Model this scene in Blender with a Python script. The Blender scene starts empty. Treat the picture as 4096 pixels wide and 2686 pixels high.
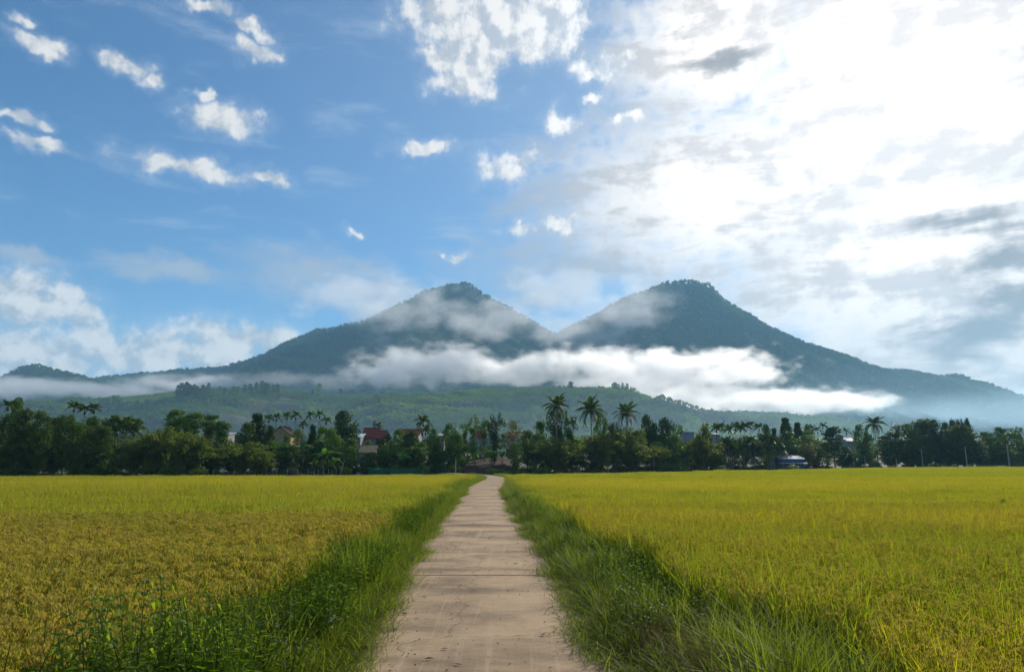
import bpy, math, random
import numpy as np
from math import radians as R, sin, cos, pi

random.seed(7)
rng = np.random.default_rng(11)
sc = bpy.context.scene
COL = sc.collection

# ------------------------------------------------------------------ camera
CAM_H = 2.3
TILT = math.atan2(502.0, 2731.0)
cam_d = bpy.data.cameras.new('camera'); cam = bpy.data.objects.new('camera', cam_d); COL.objects.link(cam)
cam.location = (0, 0, CAM_H); cam.rotation_euler = (R(90) + TILT, 0, 0)
cam_d.lens = 24; cam_d.sensor_width = 36; cam_d.clip_start = 0.05; cam_d.clip_end = 30000
sc.camera = cam
FPX = 2731.0
def ray(px, py):
    """direction of a point of the photograph (4096 x 2686), scaled so that y = 1"""
    u, v = (px - 2048) / FPX, (1343 - py) / FPX
    y = cos(TILT) - sin(TILT) * v; z = sin(TILT) + cos(TILT) * v
    return u / y, z / y
def at(px, py, Y):
    a, b = ray(px, py); return (a * Y, Y, CAM_H + b * Y)
def depth(py, z=0.0):
    """distance at which a ground point appears at photo row py"""
    return (z - CAM_H) / ray(2048, py)[1]
def azel(px, py):
    a, b = ray(px, py)
    return math.degrees(math.atan2(a, 1)), math.degrees(math.atan2(b, math.hypot(a, 1)))

# ------------------------------------------------------------------ light, sky
SUN_AZ, SUN_EL = 32.0, 26.0
sun_d = bpy.data.lights.new('sun', 'SUN'); sun = bpy.data.objects.new('sun', sun_d); COL.objects.link(sun)
sun_d.energy = 4.6; sun_d.angle = R(1.5); sun_d.color = (1.0, 0.92, 0.80)
sun.rotation_euler = (R(90 - SUN_EL), 0, R(180 - SUN_AZ))
sun.location = (60, 90, 60)
SUNV = (sin(R(SUN_AZ)) * cos(R(SUN_EL)), cos(R(SUN_AZ)) * cos(R(SUN_EL)), sin(R(SUN_EL)))

class NT:
    """small helper for writing node trees"""
    def __init__(s, nt): s.nt = nt; s.n = nt.nodes; s.l = nt.links
    def node(s, t, **kw):
        n = s.n.new(t)
        for k, v in kw.items(): setattr(n, k, v)
        return n
    def put(s, sock, v):
        if hasattr(v, 'is_output'): s.l.new(v, sock)
        else: sock.default_value = v
    def m(s, op, a, b=0.0, c=0.0, clamp=False):
        n = s.node('ShaderNodeMath', operation=op, use_clamp=clamp)
        for i, v in enumerate((a, b, c)): s.put(n.inputs[i], v)
        return n.outputs[0]
    def v(s, op, a, b=(0, 0, 0), c=(0, 0, 0), out=0):
        n = s.node('ShaderNodeVectorMath', operation=op)
        s.put(n.inputs[0], a); s.put(n.inputs[1], b)
        if op == 'MULTIPLY_ADD': s.put(n.inputs[2], c)
        return n.outputs[1] if op in ('LENGTH', 'DOT_PRODUCT', 'DISTANCE') else n.outputs[0]
    def xyz(s, x, y, z=0.0):
        n = s.node('ShaderNodeCombineXYZ')
        for i, q in enumerate((x, y, z)): s.put(n.inputs[i], q)
        return n.outputs[0]
    def noise(s, vec, scale, detail=4, rough=0.55, dist=0.0, dims='3D', col=False):
        n = s.node('ShaderNodeTexNoise', noise_dimensions=dims)
        s.put(n.inputs['Vector'], vec); s.put(n.inputs['Scale'], scale)
        n.inputs['Detail'].default_value = detail; n.inputs['Roughness'].default_value = rough
        n.inputs['Distortion'].default_value = dist
        return n.outputs['Color'] if col else n.outputs['Fac']
    def ss(s, x, lo, hi, a=0.0, b=1.0):
        n = s.node('ShaderNodeMapRange', interpolation_type='SMOOTHSTEP')
        for k, q in zip(('Value', 'From Min', 'From Max', 'To Min', 'To Max'), (x, lo, hi, a, b)): s.put(n.inputs[k], q)
        return n.outputs[0]
    def mix(s, f, a, b):
        n = s.node('ShaderNodeMix', data_type='RGBA')
        s.put(n.inputs[0], f); s.put(n.inputs[6], a); s.put(n.inputs[7], b)
        return n.outputs[2]

world = bpy.data.worlds.new('World'); sc.world = world; world.use_nodes = True
W = NT(world.node_tree); W.n.clear()
sky = W.node('ShaderNodeTexSky', sky_type='NISHITA', sun_disc=False)
sky.sun_elevation = R(SUN_EL); sky.sun_rotation = R(SUN_AZ)
sky.air_density = 1.0; sky.dust_density = 0.15; sky.ozone_density = 3.0
dirv = W.node('ShaderNodeTexCoord').outputs['Generated']
sep = W.node('ShaderNodeSeparateXYZ'); W.l.new(dirv, sep.inputs[0])
az = W.m('MULTIPLY', W.m('ARCTAN2', sep.outputs[0], sep.outputs[1]), 180 / pi)
el = W.m('MULTIPLY', W.m('ARCSINE', sep.outputs[2]), 180 / pi)
P = W.xyz(az, el)
SKY_STRENGTH = 0.10
# cloud groups, given where they stand in the photograph (x, y, half width, half height)
def blobs(P, lst, warp=None):
    cur = None
    for (x, y, w, h) in lst:
        a0, e0 = azel(x * 1.721, y * 1.721)
        a1, e1 = azel((x + w) * 1.721, y * 1.721); a2, e2 = azel(x * 1.721, (y - h) * 1.721)
        wa, he = max(.4, abs(a1 - a0)), max(.3, abs(e2 - e0))
        L = W.v('LENGTH', W.v('MULTIPLY_ADD', P, (1 / wa, 1 / he, 0), (-a0 / wa, -e0 / he, 0)))
        cur = L if cur is None else W.m('MINIMUM', cur, L)
    return cur
warpn = W.noise(P, 0.35, 3, 0.6, col=True)
Pw = W.v('ADD', P, W.v('MULTIPLY', W.v('SUBTRACT', warpn, (.5, .5, .5)), (5.0, 3.2, 0)))
cum = [(60, 55, 38, 20), (80, 108, 75, 26), (45, 262, 70, 20), (95, 330, 100, 22), (485, 12, 65, 24), (575, 62, 55, 26), (595, 122, 60, 30),
       (300, 150, 70, 28), (352, 190, 40, 28), (515, 275, 95, 45), (468, 218, 30, 16), (440, 390, 165, 32),
       (635, 420, 55, 16), (985, 345, 72, 24), (1175, 385, 80, 48), (1295, 290, 44, 28), (1370, 235, 30, 16), (838, 538, 26, 14), (1060, 598, 28, 14),
       (1210, 538, 38, 18), (1310, 522, 50, 24), (1070, 190, 80, 46), (1450, 275, 48, 22), (1400, 165, 75, 32),
       (70, 700, 180, 80), (195, 740, 90, 44), (300, 815, 440, 70), (540, 785, 190, 55), (60, 840, 260, 50)]
bl = blobs(Pw, cum)
big = blobs(Pw, [(1140, 30, 230, 120), (1240, 60, 150, 100), (1090, 130, 110, 60), (50, 700, 120, 44), (270, 812, 330, 34), (540, 790, 130, 34)])
n1 = W.noise(P, 0.45, 6, 0.6)
n1s = W.noise(W.v('ADD', P, (0.9, 0.8, 0)), 0.45, 3, 0.6)
Pst = W.v('MULTIPLY', P, (0.28, 1.0, 1.0))
nst = W.noise(Pst, 0.36, 6, 0.6, 0.3)
cden = W.m('ADD', W.m('MAXIMUM', W.m('MULTIPLY', W.m('SUBTRACT', 1.0, bl), 1.7), W.m('MULTIPLY', W.m('SUBTRACT', 1.0, big), 3.2)), W.m('MULTIPLY', W.m('SUBTRACT', n1, 0.5), 2.9))
cden_c = W.m('MULTIPLY', W.ss(cden, -0.05, 1.05), 0.97)
# thin scattered cloud over the whole sky
wisp = W.m('MULTIPLY', W.ss(nst, 0.52, 0.78), 0.30)
# high overcast round the sun
sund = W.m('MULTIPLY', W.m('ARCCOSINE', W.v('DOT_PRODUCT', dirv, SUNV)), 180 / pi)
over_f = blobs(Pw, [(2150, 200, 720, 500), (2150, 640, 800, 350), (1660, 100, 270, 210), (1680, 450, 480, 230), (2300, 850, 800, 230)])
oden = W.m('ADD', W.m('SUBTRACT', 1.15, over_f), W.m('MULTIPLY', W.m('SUBTRACT', W.m('ADD', W.m('MULTIPLY', n1, .5), W.m('MULTIPLY', nst, .5)), 0.5), 2.4))
oden_c = W.ss(oden, -0.35, 0.75)
glow = W.m('POWER', 2.718, W.m('MULTIPLY', W.m('MULTIPLY', W.m('DIVIDE', sund, 22.0), W.m('DIVIDE', sund, 22.0)), -1.0))
skyc = W.v('MULTIPLY', sky.outputs[0], (SKY_STRENGTH * .060, SKY_STRENGTH * .47, SKY_STRENGTH * .76))
# cumulus: bright rim towards the sun, greyer body
lit = W.ss(W.m('SUBTRACT', n1, n1s), -0.16, 0.14)
bright = W.m('ADD', 0.62, W.m('MULTIPLY', glow, 0.6))
cumc = W.v('MULTIPLY', W.mix(lit, (0.55, 0.60, 0.68, 1), (1.04, 1.01, 0.98, 1)), W.xyz(bright, bright, bright))
# overcast: thick parts grey, thin parts glow
thick = W.ss(W.m('ADD', W.m('MULTIPLY', W.m('SUBTRACT', nst, .5), 1.9), W.m('MULTIPLY', W.m('SUBTRACT', n1, .5), 1.0)), -0.16, 0.24)
ob = W.m('ADD', 0.58, W.m('MULTIPLY', glow, 0.50))
thick = W.m('MULTIPLY', thick, W.m('SUBTRACT', 1.0, W.m('MULTIPLY', glow, 0.3)))
overc = W.v('MULTIPLY', W.mix(thick, (1.06, 1.0, 0.95, 1), (0.56, 0.55, 0.56, 1)), W.xyz(ob, ob, ob))
c = W.mix(wisp, skyc, (0.5, 0.56, 0.62, 1))
veil = W.m('POWER', 2.718, W.m('MULTIPLY', sund, -1 / 23.0))
c = W.mix(W.m('MULTIPLY', veil, 0.85, clamp=True), c, (0.58, 0.64, 0.68, 1))
hz = W.m('MULTIPLY', W.m('POWER', 2.718, W.m('MULTIPLY', W.m('MAXIMUM', el, 0.0), -1 / 9.0)), 0.62)
c = W.mix(hz, c, (0.42, 0.54, 0.63, 1))
c = W.mix(oden_c, c, overc)
smear = blobs(Pw, [(720, 640, 260, 90), (400, 620, 210, 55), (1210, 640, 270, 110), (60, 600, 130, 34), (880, 690, 150, 70)])
smf = W.m('MULTIPLY', W.ss(W.m('ADD', W.m('SUBTRACT', 1.0, smear), W.m('MULTIPLY', W.m('SUBTRACT', nst, .5), 1.6)), 0.0, 0.9), 0.68)
c = W.mix(smf, c, (0.345, 0.37, 0.41, 1))
dark = blobs(Pw, [(2280, 515, 240, 44), (2330, 595, 200, 44), (2370, 700, 150, 80), (2230, 780, 300, 70), (1670, 140, 110, 46)])
dkf = W.m('MULTIPLY', W.ss(W.m('ADD', W.m('SUBTRACT', 1.0, dark), W.m('MULTIPLY', W.m('SUBTRACT', nst, .5), 2.2)), 0.0, 0.9), 0.88)
c = W.mix(dkf, c, (0.25, 0.255, 0.27, 1))
c = W.mix(W.m('MULTIPLY', W.ss(cden, -1.0, 0.7), 0.16), c, (0.60, 0.63, 0.66, 1))
c = W.mix(cden_c, c, cumc)
# broken cloud goes on over the unseen sky, added to lift the ambient light
ngen = W.noise(W.v('MULTIPLY', dirv, (1, 1, 2.2)), 4.0, 5, 0.58)
rest = W.m('MAXIMUM', W.ss(W.m('ABSOLUTE', az), 42.0, 56.0), W.ss(el, 38.0, 48.0))
c = W.mix(W.m('MULTIPLY', W.m('MULTIPLY', W.ss(ngen, 0.46, 0.60), rest), W.ss(el, 0.0, 4.0, 0.4, 0.95)), c, cumc)
bg = W.node('ShaderNodeBackground'); W.l.new(c, bg.inputs[0]); bg.inputs[1].default_value = 1.0
wo = W.node('ShaderNodeOutputWorld'); W.l.new(bg.outputs[0], wo.inputs[0])
world.cycles.sampling_method = 'MANUAL'; world.cycles.sample_map_resolution = 512

vs = sc.view_settings
vs.view_transform = 'Standard'; vs.look = 'None'; vs.gamma = 1; vs.use_curve_mapping = False; vs.exposure = 0.45
cy = sc.cycles
cy.max_bounces = 6; cy.diffuse_bounces = 2; cy.glossy_bounces = 1; cy.transmission_bounces = 3; cy.volume_bounces = 4; cy.transparent_max_bounces = 6
cy.use_denoising = True; cy.use_adaptive_sampling = True; cy.adaptive_threshold = 0.02
cy.volume_step_rate = 1.0; cy.volume_max_steps = 64
cy.caustics_reflective = False; cy.caustics_refractive = False

# ------------------------------------------------------------------ helpers
def tag(o, label=None, cat=None, group=None, kind=None):
    if label: o['label'] = label
    if cat: o['category'] = cat
    if group: o['group'] = group
    if kind: o['kind'] = kind
    return o
def empty(name, loc=(0, 0, 0), rz=0.0, s=1.0):
    o = bpy.data.objects.new(name, None); COL.objects.link(o)
    o.location = loc; o.rotation_euler = (0, 0, rz); o.scale = (s, s, s) if not hasattr(s, '__len__') else s
    o.empty_display_size = 0.2
    return o
def link(name, me, parent=None, loc=(0, 0, 0), rot=(0, 0, 0), s=(1, 1, 1)):
    o = bpy.data.objects.new(name, me); COL.objects.link(o)
    o.location = loc; o.rotation_euler = rot; o.scale = s
    if parent: o.parent = parent
    return o

class MB:
    def __init__(s): s.v = []; s.f = []; s.mi = []; s.n = 0
    def add(s, v, f, mi=0):
        v = np.asarray(v, float).reshape(-1, 3)
        s.v.append(v); s.f.extend([[i + s.n for i in q] for q in f]); s.mi.extend([mi] * len(f)); s.n += len(v)
    def quads(s, v, mi=0):
        """v: (N,4,3)"""
        v = np.asarray(v, float); N = len(v)
        s.v.append(v.reshape(-1, 3)); b = s.n
        s.f.extend([[b + 4 * i, b + 4 * i + 1, b + 4 * i + 2, b + 4 * i + 3] for i in range(N)]); s.mi.extend([mi] * N); s.n += 4 * N
    def tris(s, v, mi=0):
        v = np.asarray(v, float); N = len(v)
        s.v.append(v.reshape(-1, 3)); b = s.n
        s.f.extend([[b + 3 * i, b + 3 * i + 1, b + 3 * i + 2] for i in range(N)]); s.mi.extend([mi] * N); s.n += 3 * N
    def box(s, c, d, mi=0, rz=0.0, tilt=0.0):
        x, y, z = [q / 2 for q in d]
        v = np.array([[i, j, k] for k in (-z, z) for j in (-y, y) for i in (-x, x)])
        if tilt: v = v @ np.array([[1, 0, 0], [0, cos(tilt), sin(tilt)], [0, -sin(tilt), cos(tilt)]])
        if rz: v = v @ np.array([[cos(rz), sin(rz), 0], [-sin(rz), cos(rz), 0], [0, 0, 1]])
        s.add(v + np.array(c), [[0, 2, 3, 1], [4, 5, 7, 6], [0, 1, 5, 4], [2, 6, 7, 3], [0, 4, 6, 2], [1, 3, 7, 5]], mi)
    def tube(s, pts, rad, n=6, mi=0, cap=True):
        pts = np.asarray(pts, float); k = len(pts)
        rad = np.broadcast_to(np.asarray(rad, float), (k,))
        t = np.gradient(pts, axis=0); t /= np.linalg.norm(t, axis=1)[:, None] + 1e-9
        up = np.where(np.abs(t[:, 2:3]) > .9, np.array([[1., 0, 0]]), np.array([[0., 0, 1]]))
        a = np.cross(t, up); a /= np.linalg.norm(a, axis=1)[:, None] + 1e-9; b = np.cross(t, a)
        an = np.arange(n) * 2 * pi / n
        v = pts[:, None] + rad[:, None, None] * (np.cos(an)[None, :, None] * a[:, None] + np.sin(an)[None, :, None] * b[:, None])
        f = [[i * n + j, i * n + (j + 1) % n, (i + 1) * n + (j + 1) % n, (i + 1) * n + j] for i in range(k - 1) for j in range(n)]
        if cap: f += [list(range(n))[::-1], [(k - 1) * n + j for j in range(n)]]
        s.add(v.reshape(-1, 3), f, mi)
    def mesh(s, name, mats, smooth=False):
        me = bpy.data.meshes.new(name)
        me.from_pydata(np.concatenate(s.v) if s.v else [], [], s.f)
        for m in mats: me.materials.append(m)
        if len(mats) > 1: me.polygons.foreach_set('material_index', np.array(s.mi, np.int32))
        if smooth: me.polygons.foreach_set('use_smooth', np.ones(len(s.f), bool))
        me.update(); return me

def fbm(x, y, f=1.0, o=5, seed=0, ridged=False, gain=.5):
    tot = np.zeros_like(x, float); amp = 1.0; nrm = 0
    for k in range(o):
        X, Y = x * f + 17.3 * k + seed * 3.1, y * f - 9.7 * k + seed * 7.7
        xi, yi = np.floor(X).astype(np.int64), np.floor(Y).astype(np.int64); u, v = X - xi, Y - yi
        u, v = u * u * (3 - 2 * u), v * v * (3 - 2 * v)
        def h(a, b):
            q = (a * 374761393 + b * 668265263 + seed * 144665) & 0x7fffffff
            q = ((q ^ (q >> 13)) * 1274126177) & 0x7fffffff
            return ((q ^ (q >> 16)) & 0xffff) / 65535.0
        n = (h(xi, yi) * (1 - u) + h(xi + 1, yi) * u) * (1 - v) + (h(xi, yi + 1) * (1 - u) + h(xi + 1, yi + 1) * u) * v
        if ridged: n = 1 - np.abs(2 * n - 1)
        tot += amp * n; nrm += amp; amp *= gain; f *= 2.03
    return tot / nrm

def mat(name):
    m = bpy.data.materials.new(name); m.use_nodes = True; N = NT(m.node_tree); N.n.clear()
    N.out = N.node('ShaderNodeOutputMaterial'); return m, N
def plain(name, c1, c2=None, scale=3.0, rough=0.8, bump=0.0, stretch=(1, 1, 1), metal=0.0, coord='Object'):
    m, N = mat(name); p = N.node('ShaderNodeBsdfPrincipled')
    p.inputs['Roughness'].default_value = rough; p.inputs['Metallic'].default_value = metal; p.inputs['Specular IOR Level'].default_value = 0.5 if rough < .6 else 0.06
    tc = N.v('MULTIPLY', N.node('ShaderNodeTexCoord').outputs[coord], stretch)
    n = N.noise(tc, scale, 5, .62)
    c2 = c2 or tuple(q * .65 for q in c1)
    N.put(p.inputs['Base Color'], N.mix(N.ss(n, .3, .7), (*c2, 1), (*c1, 1)))
    if bump:
        b = N.node('ShaderNodeBump'); b.inputs['Strength'].default_value = bump; N.put(b.inputs['Height'], n); N.put(p.inputs['Normal'], b.outputs[0])
    N.l.new(p.outputs[0], N.out.inputs[0]); return m
def leafmat(name, c1, c2, trans=0.4, tint=None, tcol=None, spec=0.05, nscale=0.35, tone=(1.15, 1.2, 0.6)):
    """foliage: colour varies between c1 and c2 by place and by plant; light shines through"""
    m, N = mat(name)
    oi = N.node('ShaderNodeObjectInfo').outputs['Random']
    pos = N.node('ShaderNodeNewGeometry').outputs['Position']
    n = N.noise(pos, nscale, 4, .65)
    f = N.m('ADD', N.ss(n, .3, .7, 0, .65), N.m('MULTIPLY', oi, .35))
    col = N.mix(f, (*c1, 1), (*c2, 1))
    if tint:
        a = N.node('ShaderNodeAttribute', attribute_type='INSTANCER', attribute_name='tint')
        col = N.mix(a.outputs['Fac'], col, (*tcol, 1))
    d = N.node('ShaderNodeBsdfPrincipled'); N.put(d.inputs['Base Color'], col); d.inputs['Roughness'].default_value = 0.5
    d.inputs['Specular IOR Level'].default_value = spec
    t = N.node('ShaderNodeBsdfTranslucent'); N.put(t.inputs[0], N.v('MULTIPLY', col, tone))
    mx = N.node('ShaderNodeMixShader'); mx.inputs[0].default_value = trans
    N.l.new(d.outputs[0], mx.inputs[1]); N.l.new(t.outputs[0], mx.inputs[2]); N.l.new(mx.outputs[0], N.out.inputs[0])
    return m

def proto_coll(name, meshes):
    c = bpy.data.collections.new(name)
    for i, me in enumerate(meshes): c.objects.link(bpy.data.objects.new('%s_%02d' % (name, i), me))
    return c
def scatter(name, pts, coll, nvar, scale, rotz=None, tint=None, tilt=None, vid=None):
    """one object that plants copies of the small plants of coll at pts"""
    N = len(pts)
    me = bpy.data.meshes.new(name); me.from_pydata(pts, [], [])
    rx = np.zeros((N, 3)); rx[:, 2] = rng.uniform(0, 2 * pi, N) if rotz is None else rotz
    if tilt is not None: rx[:, 0] = rng.normal(0, tilt, N); rx[:, 1] = rng.normal(0, tilt, N)
    S = np.broadcast_to(np.asarray(scale, float), (N,)) if np.ndim(scale) < 2 else scale
    S3 = np.repeat(S[:, None], 3, 1) if np.ndim(S) == 1 else S
    a = me.attributes.new('rot', 'FLOAT_VECTOR', 'POINT'); a.data.foreach_set('vector', rx.ravel())
    a = me.attributes.new('scl', 'FLOAT_VECTOR', 'POINT'); a.data.foreach_set('vector', np.ascontiguousarray(S3).ravel())
    a = me.attributes.new('vid', 'INT', 'POINT'); a.data.foreach_set('value', (rng.integers(0, nvar, N) if vid is None else vid).astype(np.int32))
    a = me.attributes.new('tint', 'FLOAT', 'POINT'); a.data.foreach_set('value', np.asarray(rng.uniform(0, 1, N) if tint is None else np.clip(tint, 0, 1), float))
    o = link(name, me)
    g = bpy.data.node_groups.new(name, 'GeometryNodeTree')
    g.interface.new_socket('Geometry', in_out='INPUT', socket_type='NodeSocketGeometry')
    g.interface.new_socket('Geometry', in_out='OUTPUT', socket_type='NodeSocketGeometry')
    gi, go = g.nodes.new('NodeGroupInput'), g.nodes.new('NodeGroupOutput')
    ip = g.nodes.new('GeometryNodeInstanceOnPoints'); ci = g.nodes.new('GeometryNodeCollectionInfo')
    ci.inputs['Collection'].default_value = coll; ci.inputs['Separate Children'].default_value = True; ci.inputs['Reset Children'].default_value = True
    def na(nm, t):
        n = g.nodes.new('GeometryNodeInputNamedAttribute'); n.data_type = t; n.inputs[0].default_value = nm; return n.outputs[0]
    e2r = g.nodes.new('FunctionNodeEulerToRotation'); g.links.new(na('rot', 'FLOAT_VECTOR'), e2r.inputs[0])
    g.links.new(gi.outputs[0], ip.inputs['Points']); g.links.new(ci.outputs[0], ip.inputs['Instance'])
    ip.inputs['Pick Instance'].default_value = True
    g.links.new(na('vid', 'INT'), ip.inputs['Instance Index']); g.links.new(e2r.outputs[0], ip.inputs['Rotation']); g.links.new(na('scl', 'FLOAT_VECTOR'), ip.inputs['Scale'])
    g.links.new(ip.outputs[0], go.inputs[0])
    md = o.modifiers.new('plants', 'NODES'); md.node_group = g
    return o

# ------------------------------------------------------------------ ground and hills
def road_c(Y):   # centre line of the lane
    return np.interp(Y, [0, 8, 20, 40, 62, 80, 92, 102, 112, 122, 132, 150], [-0.20, -0.30, -0.90, -1.7, -2.4, -2.15, -1.9, -2.3, -3.6, -5.6, -8.6, -16.0])
ROAD_W = 3.2

soil_m = plain('soil', (0.07, 0.07, 0.03), (0.04, 0.05, 0.02), 0.8, 0.95, 0.4)
gx = np.concatenate([[-9000, -3000, -900], np.linspace(-320, 320, 65), [900, 3000, 9000]])
gy = np.concatenate([[-9000, -2000, -300], np.linspace(-40, 420, 93), [900, 3000, 9000]])
GX, GY = np.meshgrid(gx, gy)
GZ = np.full_like(GX, -0.22) + np.where((np.abs(GX) < 330) & (GY < 430) & (GY > -45), 0.05 * (fbm(GX, GY, .2, 3, 4) - .5), 0)
def grid_mesh(name, X, Y, Z, mats, smooth=True):
    r, c_ = X.shape
    me = bpy.data.meshes.new(name); i = np.arange(r * c_).reshape(r, c_)
    f = np.stack([i[:-1, :-1], i[:-1, 1:], i[1:, 1:], i[1:, :-1]], -1).reshape(-1, 4)
    me.from_pydata(np.stack([X, Y, Z], -1).reshape(-1, 3), [], f.tolist())
    for m in mats: me.materials.append(m)
    if smooth: me.polygons.foreach_set('use_smooth', np.ones(len(f), bool))
    return me
tag(link('ground', grid_mesh('ground', GX, GY, GZ, [soil_m])), 'flat earth plain under the rice fields and village', 'ground', kind='structure')

def profile(pts, d):
    X, Z = [], []
    for (x, y) in pts:
        a, b = ray(x * 1.721, y * 1.721); X.append(a * d); Z.append(CAM_H + b * d)
    return np.array(X), np.array(Z)
RIDGE = [(-900, 985), (-500, 955), (-200, 925), (0, 905), (150, 888), (300, 872), (400, 864), (510, 856), (560, 843), (620, 820), (680, 790), (730, 770), (800, 757), (850, 745), (900, 720), (950, 700), (990, 677),
         (1040, 664), (1075, 659), (1100, 666), (1140, 694), (1190, 719), (1240, 749), (1290, 777), (1330, 759), (1390, 729), (1450, 694), (1500, 676), (1540, 660), (1580, 653), (1620, 655), (1650, 663),
         (1680, 695), (1720, 720), (1770, 749), (1830, 779), (1890, 804), (1950, 822), (2000, 844), (2050, 859), (2110, 862), (2150, 872), (2190, 874), (2225, 873), (2260, 895), (2310, 917), (2380, 935),
         (2500, 960), (2750, 985), (3100, 1020)]
MD = 3000.0
mx_, mz_ = profile(RIDGE, MD)
def mountain(X, Y):
    wob = 90 * (fbm(X, Y, 1 / 700., 3, 21) - .5)
    H = np.interp(X + wob * np.clip((MD - Y) / 700, 0, 1), mx_, mz_)
    yc = MD
    t = np.clip((Y - 1350) / (yc - 1350), 0, 1); tb = np.clip((Y - yc) / 1500, 0, 1)
    g = np.where(Y <= yc, 0.10 * t + 0.90 * t ** 2.1, 1 - 1.0 * tb ** 1.1)
    spur = fbm(X, Y * .35, 1 / 330., 4, 5, True) - .55
    spur2 = fbm(X, Y * .5, 1 / 120., 4, 9, True) - .55
    env = np.clip(g * (1 - g) * 4, 0, 1)
    z = H * g + env * (np.minimum(H, 400) * .34 * spur + 40 * spur2)
    return z - 6
def hillfn(pts, d, front, back, amp, sd, pw=1.3):
    hx, hz = profile(pts, d)
    def f(X, Y):
        H = np.interp(X, hx, hz)
        t = np.clip((Y - (d - front)) / front, 0, 1); tb = np.clip((Y - d) / back, 0, 1)
        g = np.where(Y <= d, t ** pw, 1 - tb ** 1.3)
        env = np.clip(g * (1 - g) * 4, 0, 1)
        return H * g + env * amp * (1.6 * (fbm(X, Y, 1 / 140., 4, sd, True) - .6) + .5 * (fbm(X, Y, 1 / 45., 3, sd + 2) - .5)) - 3
    return f
NEAR = [(-700, 985), (-300, 950), (-60, 942), (40, 939), (150, 935), (300, 924), (390, 914), (450, 906), (560, 904), (640, 905), (720, 915), (800, 922), (900, 918), (1000, 917), (1040, 914), (1100, 906), (1200, 901), (1300, 900), (1400, 901),
        (1450, 905), (1500, 920), (1550, 940), (1600, 961), (1640, 976), (1700, 995), (1800, 1030), (2000, 1068)]
FARLOW = [(1200, 1000), (1400, 970), (1560, 960), (1640, 958), (1700, 959), (1800, 962), (1900, 968), (1960, 977), (2020, 993), (2100, 1010), (2250, 1040), (2500, 1070)]
LEFTK = [(-500, 960), (-200, 910), (-60, 893), (0, 884), (50, 859), (80, 851), (120, 859), (170, 872), (210, 886), (270, 905), (380, 940), (600, 1040)]
near_f = hillfn(NEAR, 1150, 620, 500, 34, 31, 1.15)
far_f = hillfn(FARLOW, 1500, 500, 500, 22, 47)
left_f = hillfn(LEFTK, 2400, 700, 600, 40, 61)

hill_soil = plain('hill_soil', (0.125, 0.090, 0.062), (0.070, 0.075, 0.035), 0.04, 0.95)
for nm, fn, xs, ys, lab in [
        ('mountain', mountain, (-3200, 4600, 20), (1350, 4500, 24), 'forested twin peaked mountain behind the village'),
        ('foothill', near_f, (-1150, 900, 9), (530, 1650, 9), 'low green plantation hills at the foot of the mountain'),
        ('low_hill', far_f, (-100, 1450, 12), (1000, 2000, 12), 'low green hill under the fog right of centre'),
        ('knoll', left_f, (-2400, -700, 16), (1700, 3000, 16), 'small dark forested hill at far left')]:
    X, Y = np.meshgrid(np.arange(*xs), np.arange(*ys)); Z = np.maximum(fn(X, Y), -1.5)
    tag(link(nm, grid_mesh(nm, X, Y, Z, [hill_soil])), lab, 'hill', kind='structure')

# forest on the hills: small lumpy crowns on stems
def blob_tree(seed, h=1.0, w=0.55, nclump=9, per=11, leaf=.17, stem=True, conic=0.0):
    r = np.random.default_rng(seed); b = MB()
    for k in range(nclump):
        zz = r.uniform(.34, .95) * h; ww = w * (1 - conic * (zz / h)) * (1 - .55 * max(0, zz / h - .6) / .4)
        a = r.uniform(0, 2 * pi); rr = ww * .5 * math.sqrt(r.uniform(0, 1))
        cen = np.array([rr * cos(a), rr * sin(a), zz]); rc = w * r.uniform(.22, .34)
        d = r.normal(size=(per, 3)); d /= np.linalg.norm(d, axis=1)[:, None]; d[:, 2] = np.abs(d[:, 2]) * .9 + d[:, 2] * .1
        p = cen + d * rc * np.array([1, 1, .8]); leafcards(b, p, d, leaf * h, r)
    if stem: b.tube([(0, 0, 0), (0, 0, .5 * h)], [.03 * h, .02 * h], 4, 1)
    return b
def leafcards(b, p, d, s, r, mi=0, asp=1.0, jit=.6):
    """small four-sided leaf sprays centred on p, roughly facing d"""
    n = len(p); d = d + r.normal(0, jit, (n, 3)); d /= np.linalg.norm(d, axis=1)[:, None] + 1e-9
    t = np.cross(d, r.normal(size=(n, 3))); t /= np.linalg.norm(t, axis=1)[:, None] + 1e-9; u = np.cross(d, t)
    sz = s * r.uniform(.6, 1.25, (n, 1)); t = t * sz * .5; u = u * sz * .5 * asp
    b.quads(np.stack([p - t * .9 - u * .35, p + t * .2 - u, p + t + u * .3, p - t * .25 + u], 1), mi)
bark_m = plain('bark', (0.16, 0.13, 0.10), (0.07, 0.055, 0.04), 6, .95, .3)
F_far = leafmat('forest_leaf', (0.022, 0.042, 0.018), (0.042, 0.068, 0.025), .35, True, (0.105, 0.175, 0.045), nscale=.012, spec=0)
F_mid = leafmat('plantation_leaf', (0.055, 0.110, 0.032), (0.100, 0.175, 0.042), .55, True, (0.175, 0.270, 0.065), nscale=.02, spec=0)
far_c = proto_coll('forest_tree', [blob_tree(s, w=.8, nclump=8, per=9, leaf=.24).mesh('forest_tree', [F_far, bark_m]) for s in range(5)])
mid_c = proto_coll('plantation_tree', [blob_tree(s + 20, w=.7, nclump=8, per=9, leaf=.22).mesh('plantation_tree', [F_mid, bark_m]) for s in range(5)])
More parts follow.
